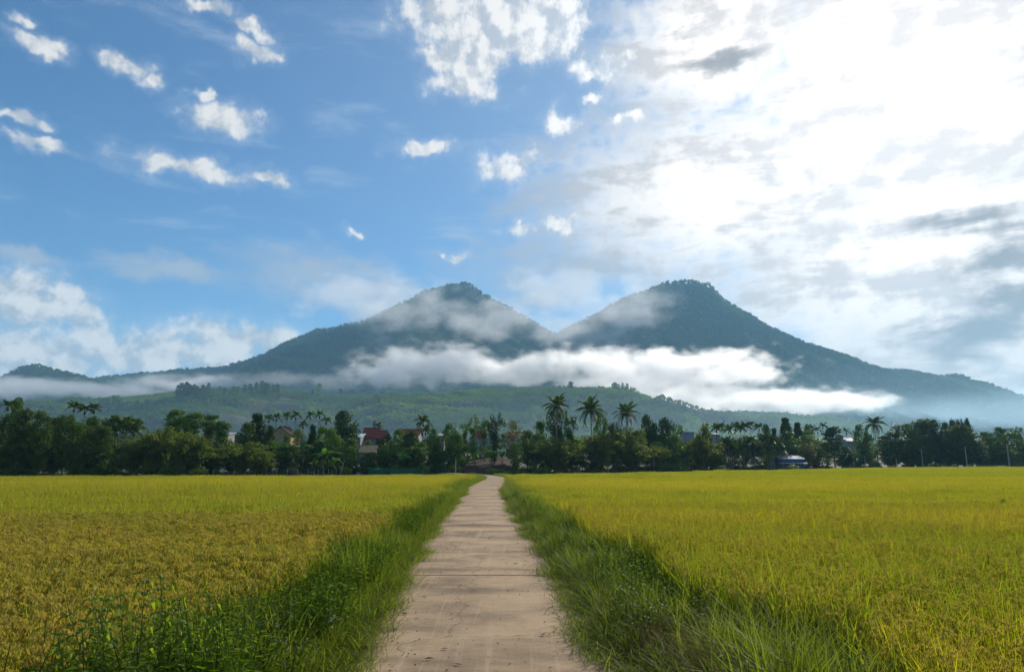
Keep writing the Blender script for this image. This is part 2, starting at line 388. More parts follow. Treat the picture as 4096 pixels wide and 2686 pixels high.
def plant_hill(name, fn, x0, x1, y0, y1, sp, hmin, hmax, coll, lab, fov=0.95, tintf=None, zmin=4.0, skip=None):
    xs, ys = np.meshgrid(np.arange(x0, x1, sp), np.arange(y0, y1, sp * 1.0))
    xs = xs.ravel() + rng.uniform(-.48, .48, xs.size) * sp; ys = ys.ravel() + rng.uniform(-.48, .48, ys.size) * sp
    k = np.abs(xs) < ys * fov; xs, ys = xs[k], ys[k]
    z = fn(xs, ys); k = z > zmin
    if skip is not None: k &= ~skip(xs, ys)
    xs, ys, z = xs[k], ys[k], z[k]
    S = rng.uniform(hmin, hmax, len(xs)) * (0.75 + .5 * fbm(xs, ys, 1 / 60., 2, 3))
    T = tintf(xs, ys) if tintf else fbm(xs, ys, 1 / 90., 3, 8) * .8
    S = S[:, None] * np.stack([rng.uniform(.85, 1.2, len(xs))] * 2 + [np.ones(len(xs))], 1)
    o = scatter(name, np.stack([xs, ys, z - .8], 1), coll, 5, S, tint=T)
    tag(o, lab, 'forest', kind='stuff')
    return len(xs)
def bare(x, y):   # felled strip on the foothill
    cx = np.interp(y, [700, 1100], [-300, -345]) ; 
    return (np.abs(x - cx + 30 * (fbm(x, y, 1 / 40., 2, 2) - .5)) < np.interp(y, [700, 1000, 1090], [34, 42, 10])) & (y > 760) & (y < 1085) & (rng.uniform(0, 1, len(x)) > .22)
def near_tint(x, y):
    n = fbm(x, y, 1 / 170., 3, 77); return np.clip((n - .36) * 3.0, 0, 1) * .9 + .1 * rng.uniform(0, 1, len(x))
nf = plant_hill('mountain_forest', mountain, -2700, 3200, 1500, 3060, 12.5, 11, 19, far_c, 'dense dark forest covering the twin peaked mountain', tintf=lambda x, y: np.clip((fbm(x, y, 1 / 130., 4, 8) - .45) * 2.6 + np.clip((330 - mountain(x, y)) / 160, 0, 1) * np.clip(.55 - x / 1400, 0, 1), 0, 1))
nf += plant_hill('plantation', near_f, -1050, 820, 600, 1175, 4.8, 4.2, 7.2, mid_c, 'young green plantation trees covering the foothills', tintf=near_tint, skip=bare)
nf += plant_hill('hill_forest', far_f, 0, 1350, 1150, 1540, 7.0, 6, 10, mid_c, 'light green plantation on the low hill right of centre', tintf=near_tint)
nf += plant_hill('knoll_forest', left_f, -2250, -900, 2000, 2450, 12, 10, 17, far_c, 'dark forest covering the small hill at far left')
print('hill trees', nf)

# ------------------------------------------------------------------ air: haze box, fog banks
haze_d = bpy.data.meshes.new('haze'); b_ = MB(); b_.box((800, 2150, 440), (9800, 5700, 890))
haze_m, N = mat('haze')
v = N.node('ShaderNodeVolumePrincipled'); v.inputs['Color'].default_value = (0.34, 0.70, 1.0, 1); v.inputs['Density'].default_value = 0.000115; v.inputs['Anisotropy'].default_value = 0.15
N.l.new(v.outputs[0], N.out.inputs['Volume'])
tag(link('haze', b_.mesh('haze', [haze_m])), 'thin blue morning haze filling the valley', 'haze', kind='stuff')

def fog(name, lst, Y, dy, dens, label, nscale=1 / 70., soft=(-0.12, .9), amp=2.7, aniso=.55, pad=1.6, col=(.98, .985, 1), blue=None):
    """a bank of mist: list of (x, y, half width, half height) in the photograph, standing round distance Y, dy deep"""
    e = []
    for (x, y, w, h) in lst:
        p = at(x * 1.721, y * 1.721, Y); q = at((x + w) * 1.721, (y - h) * 1.721, Y)
        e.append((p[0], p[2], q[0] - p[0], q[2] - p[2]))
    x0 = min(a - c * pad for a, b, c, d in e); x1 = max(a + c * pad for a, b, c, d in e)
    z0 = min(b - d * pad for a, b, c, d in e); z1 = max(b + d * pad for a, b, c, d in e)
    B = MB(); B.box(((x0 + x1) / 2, Y, (z0 + z1) / 2), (x1 - x0, dy * 2.2, z1 - z0))
    m, N = mat(name); pos = N.node('ShaderNodeNewGeometry').outputs['Position']
    n = N.noise(N.v('MULTIPLY', pos, (1, 1, 1.7)), nscale, 6, .62)
    wv = N.noise(pos, nscale * .45, 1, .5, col=True)
    hw = sum(d for a, b, c, d in e) / len(e)
    pw = N.v('ADD', pos, N.v('MULTIPLY', N.v('SUBTRACT', wv, (.5, .5, .5)), (3.0 * hw, 0, 1.6 * hw)))
    cur = None
    for a, b, c, d in e:
        L = N.v('LENGTH', N.v('MULTIPLY_ADD', pw, (1 / c, 1 / dy, 1 / d), (-a / c, -Y / dy, -b / d)))
        cur = L if cur is None else N.m('MINIMUM', cur, L)
    f = N.m('ADD', N.m('SUBTRACT', 1.0, cur), N.m('MULTIPLY', N.m('SUBTRACT', n, .5), amp))
    sp = N.node('ShaderNodeSeparateXYZ'); N.l.new(N.v('MULTIPLY_ADD', pos, (2 / (x1 - x0), 1 / (dy * 1.1), 2 / (z1 - z0)), (-(x0 + x1) / (x1 - x0), -Y / (dy * 1.1), -(z0 + z1) / (z1 - z0))), sp.inputs[0])
    edge = N.m('MULTIPLY', N.ss(N.m('ABSOLUTE', sp.outputs[0]), .80, .98, 1, 0), N.ss(N.m('ABSOLUTE', sp.outputs[2]), .72, .98, 1, 0))
    v = N.node('ShaderNodeVolumePrincipled'); v.inputs['Color'].default_value = (*col, 1); v.inputs['Anisotropy'].default_value = aniso
    N.put(v.inputs['Density'], N.m('MULTIPLY', N.m('MULTIPLY', N.ss(f, *soft), edge), dens))
    N.l.new(v.outputs[0], N.out.inputs['Volume'])
    m.cycles.volume_step_rate = 0.4
    o = link(name, B.mesh(name, [m])); tag(o, label, 'fog', kind='stuff')
    return o
fog('fog_bank', [(1010, 846, 195, 42), (890, 864, 100, 32), (1180, 856, 170, 34), (1400, 848, 210, 39), (1560, 846, 240, 34), (1480, 888, 200, 36), (1700, 864, 130, 28), (1600, 922, 200, 42), (1780, 930, 210, 36), (1950, 930, 140, 28)],
    1850, 100, 0.024, 'long white fog bank lying across the mountain foot')
fog('valley_mist', [(150, 905, 330, 26), (-60, 905, 260, 30), (420, 888, 150, 20)], 1650, 120, 0.012, 'lilac mist lying in the valley at far left', soft=(0.0, .8))
fog('slope_mist', [(900, 720, 150, 80), (1140, 745, 160, 60), (1060, 730, 80, 50), (800, 690, 170, 60), (1430, 730, 160, 80), (1500, 705, 90, 65), (1320, 770, 120, 50), (1290, 690, 170, 70)], 2500, 130, 0.0056, 'thin grey mist drifting over both peaks and the saddle', aniso=.2, soft=(0.0, .9), nscale=1 / 110.)
fog('valley_haze', [(400, 990, 1500, 130), (1500, 990, 1200, 130)], 500, 45, 0.0016, 'thin blue haze between the village and the foothills', soft=(-.6, .8), nscale=1 / 160., amp=.6, col=(.50, .78, 1.0))
fog('low_mist', [(2050, 975, 700, 60), (1700, 985, 420, 45), (2450, 985, 500, 70)], 2050, 160, 0.0016, 'blue low lying haze along the mountain foot on the right', soft=(-.4, 1.1), nscale=1 / 200., amp=1.0, col=(.55, .78, 1.0))
fog('slope_mist', [(780, 885, 160, 22), (640, 880, 130, 18)], 1800, 80, 0.004, 'faint mist wisps at the left foot of the mountain', soft=(0.0, .9), nscale=1 / 80.)

# ------------------------------------------------------------------ lane
m, N = mat('concrete')
pos = N.node('ShaderNodeNewGeometry').outputs['Position']
n_big = N.noise(N.v('MULTIPLY', pos, (.35, .8, 1)), .8, 5, .65, .4)
n_str = N.noise(N.v('MULTIPLY', pos, (.55, .95, 1)), .8, 7, .68, .4)
n_trk = N.noise(N.v('MULTIPLY', pos, (5.0, .12, 1)), 1.6, 5, .7)
n_fin = N.noise(pos, 55, 4, .7)
stain = N.m('ADD', N.m('MULTIPLY', n_str, .62), N.m('MULTIPLY', n_big, .38))
colr = N.mix(N.ss(stain, .34, .62), (0.190, 0.138, 0.088, 1), (0.48, 0.340, 0.205, 1))
colr = N.mix(N.ss(n_trk, .52, .70, 0, .45), colr, (0.50, 0.38, 0.265, 1))
vo = N.node('ShaderNodeTexVoronoi', feature='DISTANCE_TO_EDGE'); N.put(vo.inputs['Vector'], N.v('ADD', pos, N.v('MULTIPLY', N.noise(pos, 1.5, 4, .6, col=True), (.9, .9, 0)))); vo.inputs['Scale'].default_value = .17
colr = N.mix(N.ss(vo.outputs['Distance'], .001, .005, .35, 0.0), colr, (0.06, 0.05, 0.035, 1))
colr = N.mix(N.ss(n_fin, .25, .75, .32, 0.0), colr, (0.09, 0.07, 0.05, 1))
colr = N.mix(N.ss(N.noise(pos, 9, 2, .5), .66, .74, 0, .55), colr, (0.10, 0.08, 0.055, 1))
p = N.node('ShaderNodeBsdfPrincipled'); p.inputs['Roughness'].default_value = .85; p.inputs['Specular IOR Level'].default_value = .08; N.put(p.inputs['Base Color'], colr)
bu = N.node('ShaderNodeBump'); bu.inputs['Strength'].default_value = .35; bu.inputs['Distance'].default_value = .01; N.put(bu.inputs['Height'], N.m('ADD', n_fin, N.m('MULTIPLY', n_str, 2))); N.put(p.inputs['Normal'], bu.outputs[0])
N.l.new(p.outputs[0], N.out.inputs[0]); concrete = m
def strip(Y, off0, off1, z0, z1, wob=0.0, seed=0, nx=2):
    t = np.linspace(0, 1, nx); c0 = road_c(Y)
    j = wob * (fbm(Y, Y * 0 + seed, 1.3, 4, seed + 5) - .5)
    X = c0[:, None] + off0 + (off1 - off0) * t[None] + j[:, None]; Z = z0 + (z1 - z0) * t[None] + 0 * X
    return X, np.repeat(Y[:, None], nx, 1), Z
Yb = np.linspace(0.5, 150, 300)
X, Y, Z = strip(Yb, -ROAD_W / 2 - .06, ROAD_W / 2 + .06, -.024, -.024)
road = tag(link('road', grid_mesh('road', X, Y, Z, [plain('lane_bed', (.34, .26, .17), (.20, .15, .10), 5, .95)])), 'pale concrete farm lane running through the rice fields', 'road', kind='structure')
ys = 0.6; k = 0
while ys < 148:
    L = random.uniform(3.3, 4.3); y1 = ys + L - .006
    yy = np.linspace(ys, y1, 13); b = MB()
    wl, wr = ROAD_W / 2 + .1 * (fbm(yy, yy * 0 + 3, .9, 4, 3) - .5), ROAD_W / 2 + .1 * (fbm(yy, yy * 0 + 8, .9, 4, 4) - .5)
    dz = random.uniform(-.006, .006); tl = random.uniform(-.006, .006); c0 = road_c(yy); nx = 7
    tt = np.linspace(-1, 1, nx)
    TX = c0[:, None] + np.where(tt[None] < 0, tt[None] * wl[:, None], tt[None] * wr[:, None]); TZ = dz + tl * tt[None] + 0 * TX + .012 * (1 - tt[None] ** 2) - .008 * (np.abs(tt[None]) > .95)
    top = np.stack([TX, np.repeat(yy[:, None], nx, 1), TZ], -1); n0 = top.shape[0] * nx
    bot = top.copy(); bot[..., 2] -= .12
    i = np.arange(n0).reshape(-1, nx); fq = np.stack([i[:-1, :-1], i[:-1, 1:], i[1:, 1:], i[1:, :-1]], -1).reshape(-1, 4).tolist()
    rim = list(i[0, :]) + list(i[1:, -1]) + list(i[-1, ::-1][1:]) + list(i[::-1, 0][1:-1])
    fq += [[rim[q], n0 + rim[q], n0 + rim[(q + 1) % len(rim)], rim[(q + 1) % len(rim)]] for q in range(len(rim))]
    b.add(np.concatenate([top.reshape(-1, 3), bot.reshape(-1, 3)]), [[int(q) for q in f] for f in fq])
    link('slab', b.mesh('slab', [concrete]), road); ys += L; k += 1
verge_m = plain('verge_soil', (0.10, 0.085, 0.04), (0.045, 0.05, 0.02), 2.5, .95, .5, coord='Object')
for sgn in (-1, 1):
    X, Y, Z = strip(Yb, sgn * (ROAD_W / 2 + .04), sgn * (ROAD_W / 2 + 1.7), -.035, -.24, nx=6)
    if sgn < 0: X, Y, Z = X[:, ::-1], Y[:, ::-1], Z[:, ::-1]
    Z = Z + .06 * (fbm(X, Y, 1.1, 3, 12) - .5) * (np.abs(X - road_c(Y)) > ROAD_W / 2 + .1)
    tag(link('verge', grid_mesh('verge', X, Y, Z, [verge_m])), 'grassy earth shoulder on the %s of the lane' % ('left' if sgn < 0 else 'right'), 'verge', kind='structure')

# ------------------------------------------------------------------ rice
def blades(b, base, h, az_, lean, bend, w, seg=3, mi=0, taper=1.0):
    """vectorised curved grass blades; base (N,3)"""
    n = len(base); t = np.linspace(0, 1, seg + 1)
    dx, dy = np.cos(az_), np.sin(az_)
    out = (lean[:, None] * t + bend[:, None] * t ** 2.4) * h[:, None]
    zz = h[:, None] * (t - .5 * bend[:, None] * t ** 3)
    cx = base[:, 0, None] + dx[:, None] * out; cy_ = base[:, 1, None] + dy[:, None] * out; cz = base[:, 2, None] + zz
    wa = az_ + rng.uniform(.6, 2.5, n); ww = w[:, None] * np.where(t < .35, .75 + .7 * t, 1.0 - ((t - .35) / .65) ** 1.6 * taper) * .5
    L = np.stack([cx - np.cos(wa)[:, None] * ww, cy_ - np.sin(wa)[:, None] * ww, cz], -1)
    Rr = np.stack([cx + np.cos(wa)[:, None] * ww, cy_ + np.sin(wa)[:, None] * ww, cz], -1)
    for k in range(seg): b.quads(np.stack([L[:, k], Rr[:, k], Rr[:, k + 1], L[:, k + 1]], 1), mi)
def panicle(b, base, h, a, mi=1, ln=.20, n=11, size=.012):
    """a nodding ear of rice: thin neck and rows of grains"""
    t = np.linspace(0, 1, n); out = ln * (.15 + .85 * t ** .8) * .75; z = h + ln * (.55 * t - 1.25 * t ** 2)
    c = np.stack([base[0] + cos(a) * out, base[1] + sin(a) * out, z], -1)
    sd = np.array([-sin(a), cos(a), 0]); q = []
    for i in range(n):
        for s in (-1, 1):
            p = c[i] + sd * s * size * rng.uniform(.3, 1.3) + np.array([0, 0, -size * rng.uniform(0, 1.2)])
            d = np.array([cos(a) * .5, sin(a) * .5, -.9]) * size * 1.5 + rng.normal(0, size * .3, 3); e = rng.normal(0, 1, 3); e -= e.dot(d) * d / d.dot(d); e *= size * .5 / np.linalg.norm(e)
            q.append([p - d, p + e, p + d, p - e])
    b.quads(q, mi)
    b.quads([[np.array([base[0], base[1], h * .55]), np.array([base[0] + .004, base[1], h * .55]), c[0] + [.003, 0, 0], c[0]]], 0)
def clump(nb, npan, hb, hp, spread, w, bend=(.05, .5), lean=(.02, .25), pl=.2, seg=3, rad=.06, gs=.012, gn=11, b=None, at_=(0, 0)):
    b = b or MB()
    bs = np.stack([at_[0] + rng.normal(0, rad, nb), at_[1] + rng.normal(0, rad, nb), np.zeros(nb)], 1)
    blades(b, bs, rng.uniform(*hb, nb), rng.uniform(0, 2 * pi, nb), rng.uniform(*lean, nb), rng.uniform(*bend, nb), np.full(nb, w) * rng.uniform(.7, 1.2, nb), seg)
    for k in range(npan):
        panicle(b, (at_[0] + rng.normal(0, rad), at_[1] + rng.normal(0, rad)), rng.uniform(*hp), rng.uniform(0, 2 * pi), 1, pl * rng.uniform(.8, 1.2), gn, gs)
    return b
ear_m = leafmat('rice_ear', (0.33, 0.30, 0.055), (0.27, 0.27, 0.05), .48, True, (0.40, 0.32, 0.07), nscale=.8, tone=(1.1, 1.0, .6))
ear_g = leafmat('young_rice_ear', (0.30, 0.275, 0.05), (0.26, 0.255, 0.045), .45, True, (0.38, 0.30, 0.06), nscale=.8, tone=(1.1, 1.05, .6))
bladeG = leafmat('rice_blade_green', (0.085, 0.150, 0.014), (0.16, 0.225, 0.020), .62, True, (0.30, 0.285, 0.028), nscale=.5, tone=(1.5, 1.5, .45))
bladeY = leafmat('rice_blade_gold', (0.09, 0.160, 0.016), (0.18, 0.235, 0.024), .6, True, (0.29, 0.31, 0.034), nscale=.6, tone=(1.45, 1.4, .5))
def tile(size, n, fn):
    b = MB()
    for k in range(n): fn(b, (rng.uniform(-.5, .5) * size, rng.uniform(-.5, .5) * size))
    return b
NV = 6
gold_c = proto_coll('rice_gold', [clump(24, 8, (.5, 1.0), (.60, .82), .1, .017, bend=(.05, .6), pl=.26, rad=.08, gs=.017, gn=12).mesh('rice_gold', [bladeY, ear_m]) for k in range(NV)])
lush_c = proto_coll('rice_lush', [clump(27, 7, (.55, 1.05), (.64, .85), .1, .020, bend=(.0, .35), lean=(.02, .20), pl=.22, rad=.065).mesh('rice_lush', [bladeG, ear_g]) for k in range(NV)])
goldT = proto_coll('rice_gold_tile', [tile(1.3, 34, lambda b, p: clump(7, 6, (.5, .8), (.6, .78), .1, .022, pl=.22, seg=2, gs=.022, gn=5, b=b, at_=p)).mesh('rice_gold_tile', [bladeY, ear_m]) for k in range(4)])
lushT = proto_coll('rice_lush_tile', [tile(1.3, 34, lambda b, p: clump(12, 2, (.55, .95), (.55, .75), .1, .024, bend=(0, .35), seg=2, gs=.022, gn=5, b=b, at_=p)).mesh('rice_lush_tile', [bladeG, ear_m]) for k in range(4)])
farT = proto_coll('rice_far_tile', [tile(3.2, 90, lambda b, p: clump(9, 3, (.55, .95), (.55, .72), .1, .05, bend=(0, .4), seg=2, rad=.12, gs=.04, gn=2, b=b, at_=p)).mesh('rice_far_tile', [bladeG, ear_m]) for k in range(4)])

def field_edge(ang):   # far edge of the paddies as a function of x / y
    return np.interp(ang, [-1.0, -.45, -.05, -.03, .2, .38, .57, .75, 1.0], [80, 82, 90, 92, 112, 148, 215, 245, 250])
def cells(x0, x1, y0, y1, sp, jit=.45):
    xs, ys = np.meshgrid(np.arange(x0, x1, sp), np.arange(y0, y1, sp))
    xs = xs.ravel() + rng.uniform(-jit, jit, xs.size) * sp; ys = ys.ravel() + rng.uniform(-jit, jit, ys.size) * sp
    return xs, ys
def side(xs, ys, sgn, gap=1.55, wob=.5):
    e = road_c(ys) + sgn * (ROAD_W / 2 + gap + .7 * np.clip(1.3 - ys / 15, 0, 1) + wob * (fbm(ys, ys * 0 + sgn, .5, 3, 40) - .5) * 2)
    return (xs > e) if sgn > 0 else (xs < e)
def paddy(name, sgn, y0, y1, sp, coll, nv, lab, smul, tintf, wob=0.8, edge=False, gap=1.55, sub=None):
    xr = 1.02 * y1 + 6
    xs, ys = cells(0 if sgn > 0 else -xr, xr if sgn > 0 else 0, y0 - 2, y1 + 2, sp)
    ylo = y0 + wob * (fbm(xs, xs * 0 + 2, .15, 3, 7) - .5) * 2; yhi = y1 + wob * (fbm(xs, xs * 0 + 5, .15, 3, 7) - .5) * 2
    k = side(xs, ys, sgn, gap) & (ys > ylo) & (ys < yhi) & (np.abs(xs) < 1.0 * ys + 4)
    if edge: k &= ys < field_edge(xs / np.maximum(ys, 1)) + 1.5 * (fbm(xs, xs * 0, .05, 2, 1) - .5)
    if sub is not None: k &= sub(xs, ys)
    xs, ys = xs[k], ys[k]
    S = smul * (0.76 + .30 * fbm(xs, ys, .35, 3, 15) + .20 * fbm(xs, ys, .07, 2, 16)) * rng.uniform(.9, 1.1, len(xs))
    o = scatter(name, np.stack([xs, ys, np.full(len(xs), -.21)], 1), coll, nv, S, tint=tintf(xs, ys), tilt=.05)
    tag(o, lab, 'rice', kind='stuff'); print(name, len(xs)); return o
tg = lambda x, y: np.clip(.36 + 1.5 * (fbm(x, y, .25, 3, 51) - .5), 0, 1) + rng.normal(0, .16, len(x))
tl = lambda x, y: np.clip(.60 + 1.5 * (fbm(x, y, .12, 3, 52) - .5) + .0 * y, 0, 1) + rng.normal(0, .16, len(x))
def tband(x, y):
    q = .42 + .45 * np.exp(-((y - 62 - 6 * (fbm(x, x * 0, .03, 2, 3) - .5)) / 12) ** 2) + .6 * (fbm(x, y * 3, .05, 3, 53) - .5); return np.clip(q, 0, 1) + rng.normal(0, .1, len(x))
paddy('golden_rice', -1, 1.6, 23.2, .215, gold_c, NV, 'ripe golden rice with drooping ears in the near left field', 1.0, tg, .5)
paddy('green_rice', -1, 23.9, 91, 1.0, lushT, 4, 'taller green rice in the far left field', 1.10, tband, .5, True)
paddy('lush_rice', 1, 1.6, 28.3, .215, lush_c, NV, 'yellow green rice with long blades in the near right field', 1.0, tl, .6)
paddy('green_rice', 1, 29.2, 75, 1.0, lushT, 4, 'green rice in the middle of the right field', 1.0, tband, .6, True)
def bund(x, y): return np.abs(y - (96 + .28 * (x - 30) + 4 * np.sin(x * .05))) > 1.6
paddy('far_rice', 1, 74, 252, 2.3, farT, 4, 'distant yellow rice reaching to the trees on the right', 1.0, tband, 1.5, True, sub=bund)

# ------------------------------------------------------------------ verge plants
grassG = leafmat('verge_grass', (0.095, 0.155, 0.016), (0.160, 0.215, 0.024), .58, True, (0.15, 0.17, 0.035), nscale=.7, tone=(1.25, 1.3, .5))
grassD = leafmat('dry_grass', (0.11, 0.085, 0.045), (0.16, 0.13, 0.055), .35, True, (0.15, 0.085, 0.06), nscale=.7, tone=(1.1, 1.0, .7))
weedL = leafmat('weed_leaf', (0.095, 0.165, 0.016), (0.160, 0.230, 0.026), .58, True, (0.10, 0.15, 0.03), nscale=.9, tone=(1.2, 1.3, .5))
def tuft(nb, h, w, bend=(.1, .9), lean=(.05, .6), rad=.09, mats=None, name='grass_tuft'):
    b = MB(); bs = np.stack([rng.normal(0, rad, nb), rng.normal(0, rad, nb), np.zeros(nb)], 1)
    blades(b, bs, rng.uniform(*h, nb), rng.uniform(0, 2 * pi, nb), rng.uniform(*lean, nb), rng.uniform(*bend, nb), np.full(nb, w) * rng.uniform(.6, 1.3, nb), 3)
    return b.mesh(name, mats)
def weed(h, nst, nl, ls, name='leafy_weed'):
    b = MB()
    for s in range(nst):
        a = rng.uniform(0, 2 * pi); r0 = rng.uniform(.0, .05); le = rng.uniform(.05, .45); hh = h * rng.uniform(.6, 1.0)
        top = np.array([cos(a) * (r0 + le * hh), sin(a) * (r0 + le * hh), hh]); bs = np.array([cos(a) * r0, sin(a) * r0, 0])
        b.tube([bs, bs + (top - bs) * .5 + [0, 0, .04], top], [.004, .003, .002], 3, 0, False)
        t = rng.uniform(.2, 1, nl); p = bs + (top - bs) * t[:, None]; aa = rng.uniform(0, 2 * pi, nl)
        d = np.stack([np.cos(aa), np.sin(aa), rng.uniform(-.3, .5, nl)], 1); sl = ls * (1.15 - .6 * t)[:, None] * rng.uniform(.7, 1.2, (nl, 1)); sd = np.stack([-np.sin(aa), np.cos(aa), 0 * aa], 1)
        mid = p + d * sl * .5; end = p + d * sl - np.array([0, 0, .25]) * sl
        b.quads(np.stack([p, mid + sd * sl * .24, end, mid - sd * sl * .24], 1), 0)
    return b.mesh(name, [weedL])
tuft_c = proto_coll('grass_tuft', [tuft(34, (.22, .5), .007, mats=[grassG]) for k in range(5)])
tall_c = proto_coll('tall_grass', [tuft(36, (.45, .85), .008, (.1, .7), (.03, .4), .08, [grassG]) for k in range(5)])
dry_c = proto_coll('dry_grass', [tuft(40, (.4, .8), .005, (.05, .5), (.1, .6), .1, [grassD]) for k in range(4)])
low_c = proto_coll('mat_grass', [tuft(40, (.06, .2), .008, (.2, 1.0), (.2, 1.3), .12, [grassG]) for k in range(4)])
weed_c = proto_coll('leafy_weed', [weed(.5, 6, 10, .07) for k in range(5)])
def verge(name, sgn, o0, o1, y0, y1, sp, coll, nv, s, lab, thin=None, wob=.25, tint=None, grow=0.0):
    xs, ys = cells(-30, 30, y0, y1, sp, .5)
    d = (xs - road_c(ys)) * sgn - ROAD_W / 2 + wob * (fbm(ys, ys * 0 + sgn, .55, 4, 30) - .5) * 2
    k = (d > o0) & (d < o1)
    if thin is not None: k &= fbm(xs, ys, .8, 3, thin) > .5
    xs, ys, d = xs[k], ys[k], d[k]
    z = np.interp(d, [0, 1.66], [-.03, -.20])
    S = rng.uniform(*s, len(xs)) * (.7 + .6 * fbm(xs, ys, .7, 3, 44)) * (1 + grow * np.clip(1.2 - ys / 14, 0, 1))
    o = scatter(name, np.stack([xs, ys, z], 1), coll, nv, S, tint=tint(xs, ys) if tint else None, tilt=.12)
    tag(o, lab, 'grass', kind='stuff'); print(name, len(xs)); return o
for sgn, sd in ((-1, 'left'), (1, 'right')):
    verge('mat_grass', sgn, -.06, .75, 1.5, 60, .12, low_c, 4, (.7, 1.6), 'low creeping grass along the %s edge of the lane' % sd, wob=.5)
    verge('grass', sgn, .32, 2.6, 1.5, 40, .14, tuft_c, 5, (.75, 1.4), 'green verge grass on the %s side of the lane' % sd)
    verge('tall_grass', sgn, .7, 2.7, 1.5, 75, .22, tall_c, 5, (.85, 1.35), 'tall grass between the lane and the %s rice field' % sd, thin=70 + sgn, grow=.35)
    verge('far_verge_grass', sgn, .1, 2.0, 40, 118, .28, tuft_c, 5, (.9, 1.6), 'verge grass beside the far %s part of the lane' % sd)
    verge('leafy_weeds', sgn, .35, 2.2, 1.5, 45, .22, weed_c, 5, (.8, 1.7), 'leafy green weeds in the %s verge' % sd, thin=80 + sgn, grow=.5 if sgn < 0 else .1)
verge('dry_grass', 1, .5, 1.9, 1.5, 9.5, .17, dry_c, 4, (.7, 1.1), 'brownish dry grass in the near right verge')
verge('dry_grass', 1, .3, 1.4, 26, 70, .35, dry_c, 4, (.6, .95), 'brownish weeds along the far right side of the lane', thin=33)

# ------------------------------------------------------------------ village ground behind the fields
def front(px):    # distance of the first trees behind the paddies, by photo column
    row = np.interp(px, [-600, 0, 800, 1400, 2000, 2600, 3000, 3300, 3600, 4096, 4700], [1905, 1905, 1902, 1897, 1893, 1886, 1879, 1875, 1871, 1869, 1869])
    return min(250.0, (CAM_H + .2) / -ray(2048, row)[1])
def col_of(X, Y): # photo column of a ground point
    return 2048 + FPX * X / (Y * cos(TILT))
FX = np.linspace(-1500, 5600, 120); FD = np.array([front(x) for x in FX])
def rise(X, Y):
    d = Y - np.interp(col_of(X, Y), FX, FD)
    t = np.clip((d - 4) / 50, 0, 1); return 5.0 * t * t * (3 - 2 * t) + np.clip(d - 54, 0, 400) * .012
def gz(X, Y): return -.2 + float(rise(np.array(X), np.array(Y)))
m, N = mat('village_earth')
pos = N.node('ShaderNodeNewGeometry').outputs['Position']
p = N.node('ShaderNodeBsdfPrincipled'); p.inputs['Roughness'].default_value = .95
cc = N.mix(N.ss(N.noise(pos, .25, 5, .65), .42, .6), (0.035, 0.060, 0.018, 1), (0.045, 0.045, 0.024, 1))
N.put(p.inputs['Base Color'], N.mix(N.ss(N.noise(pos, 1.8, 4, .6), .3, .7, 0, .6), cc, (0.03, 0.04, 0.018, 1))); N.l.new(p.outputs[0], N.out.inputs[0]); vil_m = m
AN, OF = np.meshgrid(np.linspace(-1500, 5600, 150), np.concatenate([np.linspace(-6, 60, 40), np.linspace(70, 420, 20)]))
YY = np.interp(AN, FX, FD) + OF; XX = (AN - 2048) * YY * cos(TILT) / FPX
ZZ = -.2 + rise(XX, YY) + np.where(OF > 0, .25, .0) * (fbm(XX, YY, .25, 3, 9) - .3)
ZZ[0] = -.4
tag(link('village_ground', grid_mesh('village_ground', XX, YY, ZZ, [vil_m])), 'gently rising earth and grass under the village trees', 'ground', kind='structure')

# ------------------------------------------------------------------ plant kinds
def leafkind(name, c1, c2, tr=.32): return leafmat(name, c1, c2, tr, nscale=.45)
M_ac = leafkind('acacia_leaf', (0.041, 0.079, 0.015), (0.092, 0.147, 0.021))
M_rd = leafkind('mango_leaf', (0.029, 0.062, 0.015), (0.062, 0.107, 0.021), .22)
M_md = leafkind('garden_leaf', (0.055, 0.114, 0.021), (0.114, 0.196, 0.031))
M_lt = leafkind('light_leaf', (0.092, 0.166, 0.027), (0.175, 0.255, 0.040))
M_br = leafkind('russet_leaf', (0.101, 0.098, 0.025), (0.156, 0.138, 0.034))
M_bm = leafkind('bamboo_leaf', (0.085, 0.122, 0.020), (0.163, 0.194, 0.033), .42)
M_pm = leafkind('palm_leaf', (0.045, 0.083, 0.015), (0.101, 0.147, 0.025), .3)
M_bn = leafkind('banana_leaf', (0.092, 0.206, 0.031), (0.165, 0.314, 0.049), .45)
M_fr = plain('palm_fruit', (0.05, 0.035, 0.02), (0.02, 0.015, 0.01), 9)
M_gs = plain('crown_shaft', (0.10, 0.14, 0.04), (0.06, 0.09, 0.03), 4)
M_pt = plain('palm_trunk', (0.26, 0.24, 0.20), (0.14, 0.12, 0.10), 5, .9, .2, (1, 1, 6))
M_bc = plain('bamboo_culm', (0.17, 0.16, 0.06), (0.07, 0.07, 0.03), 3)

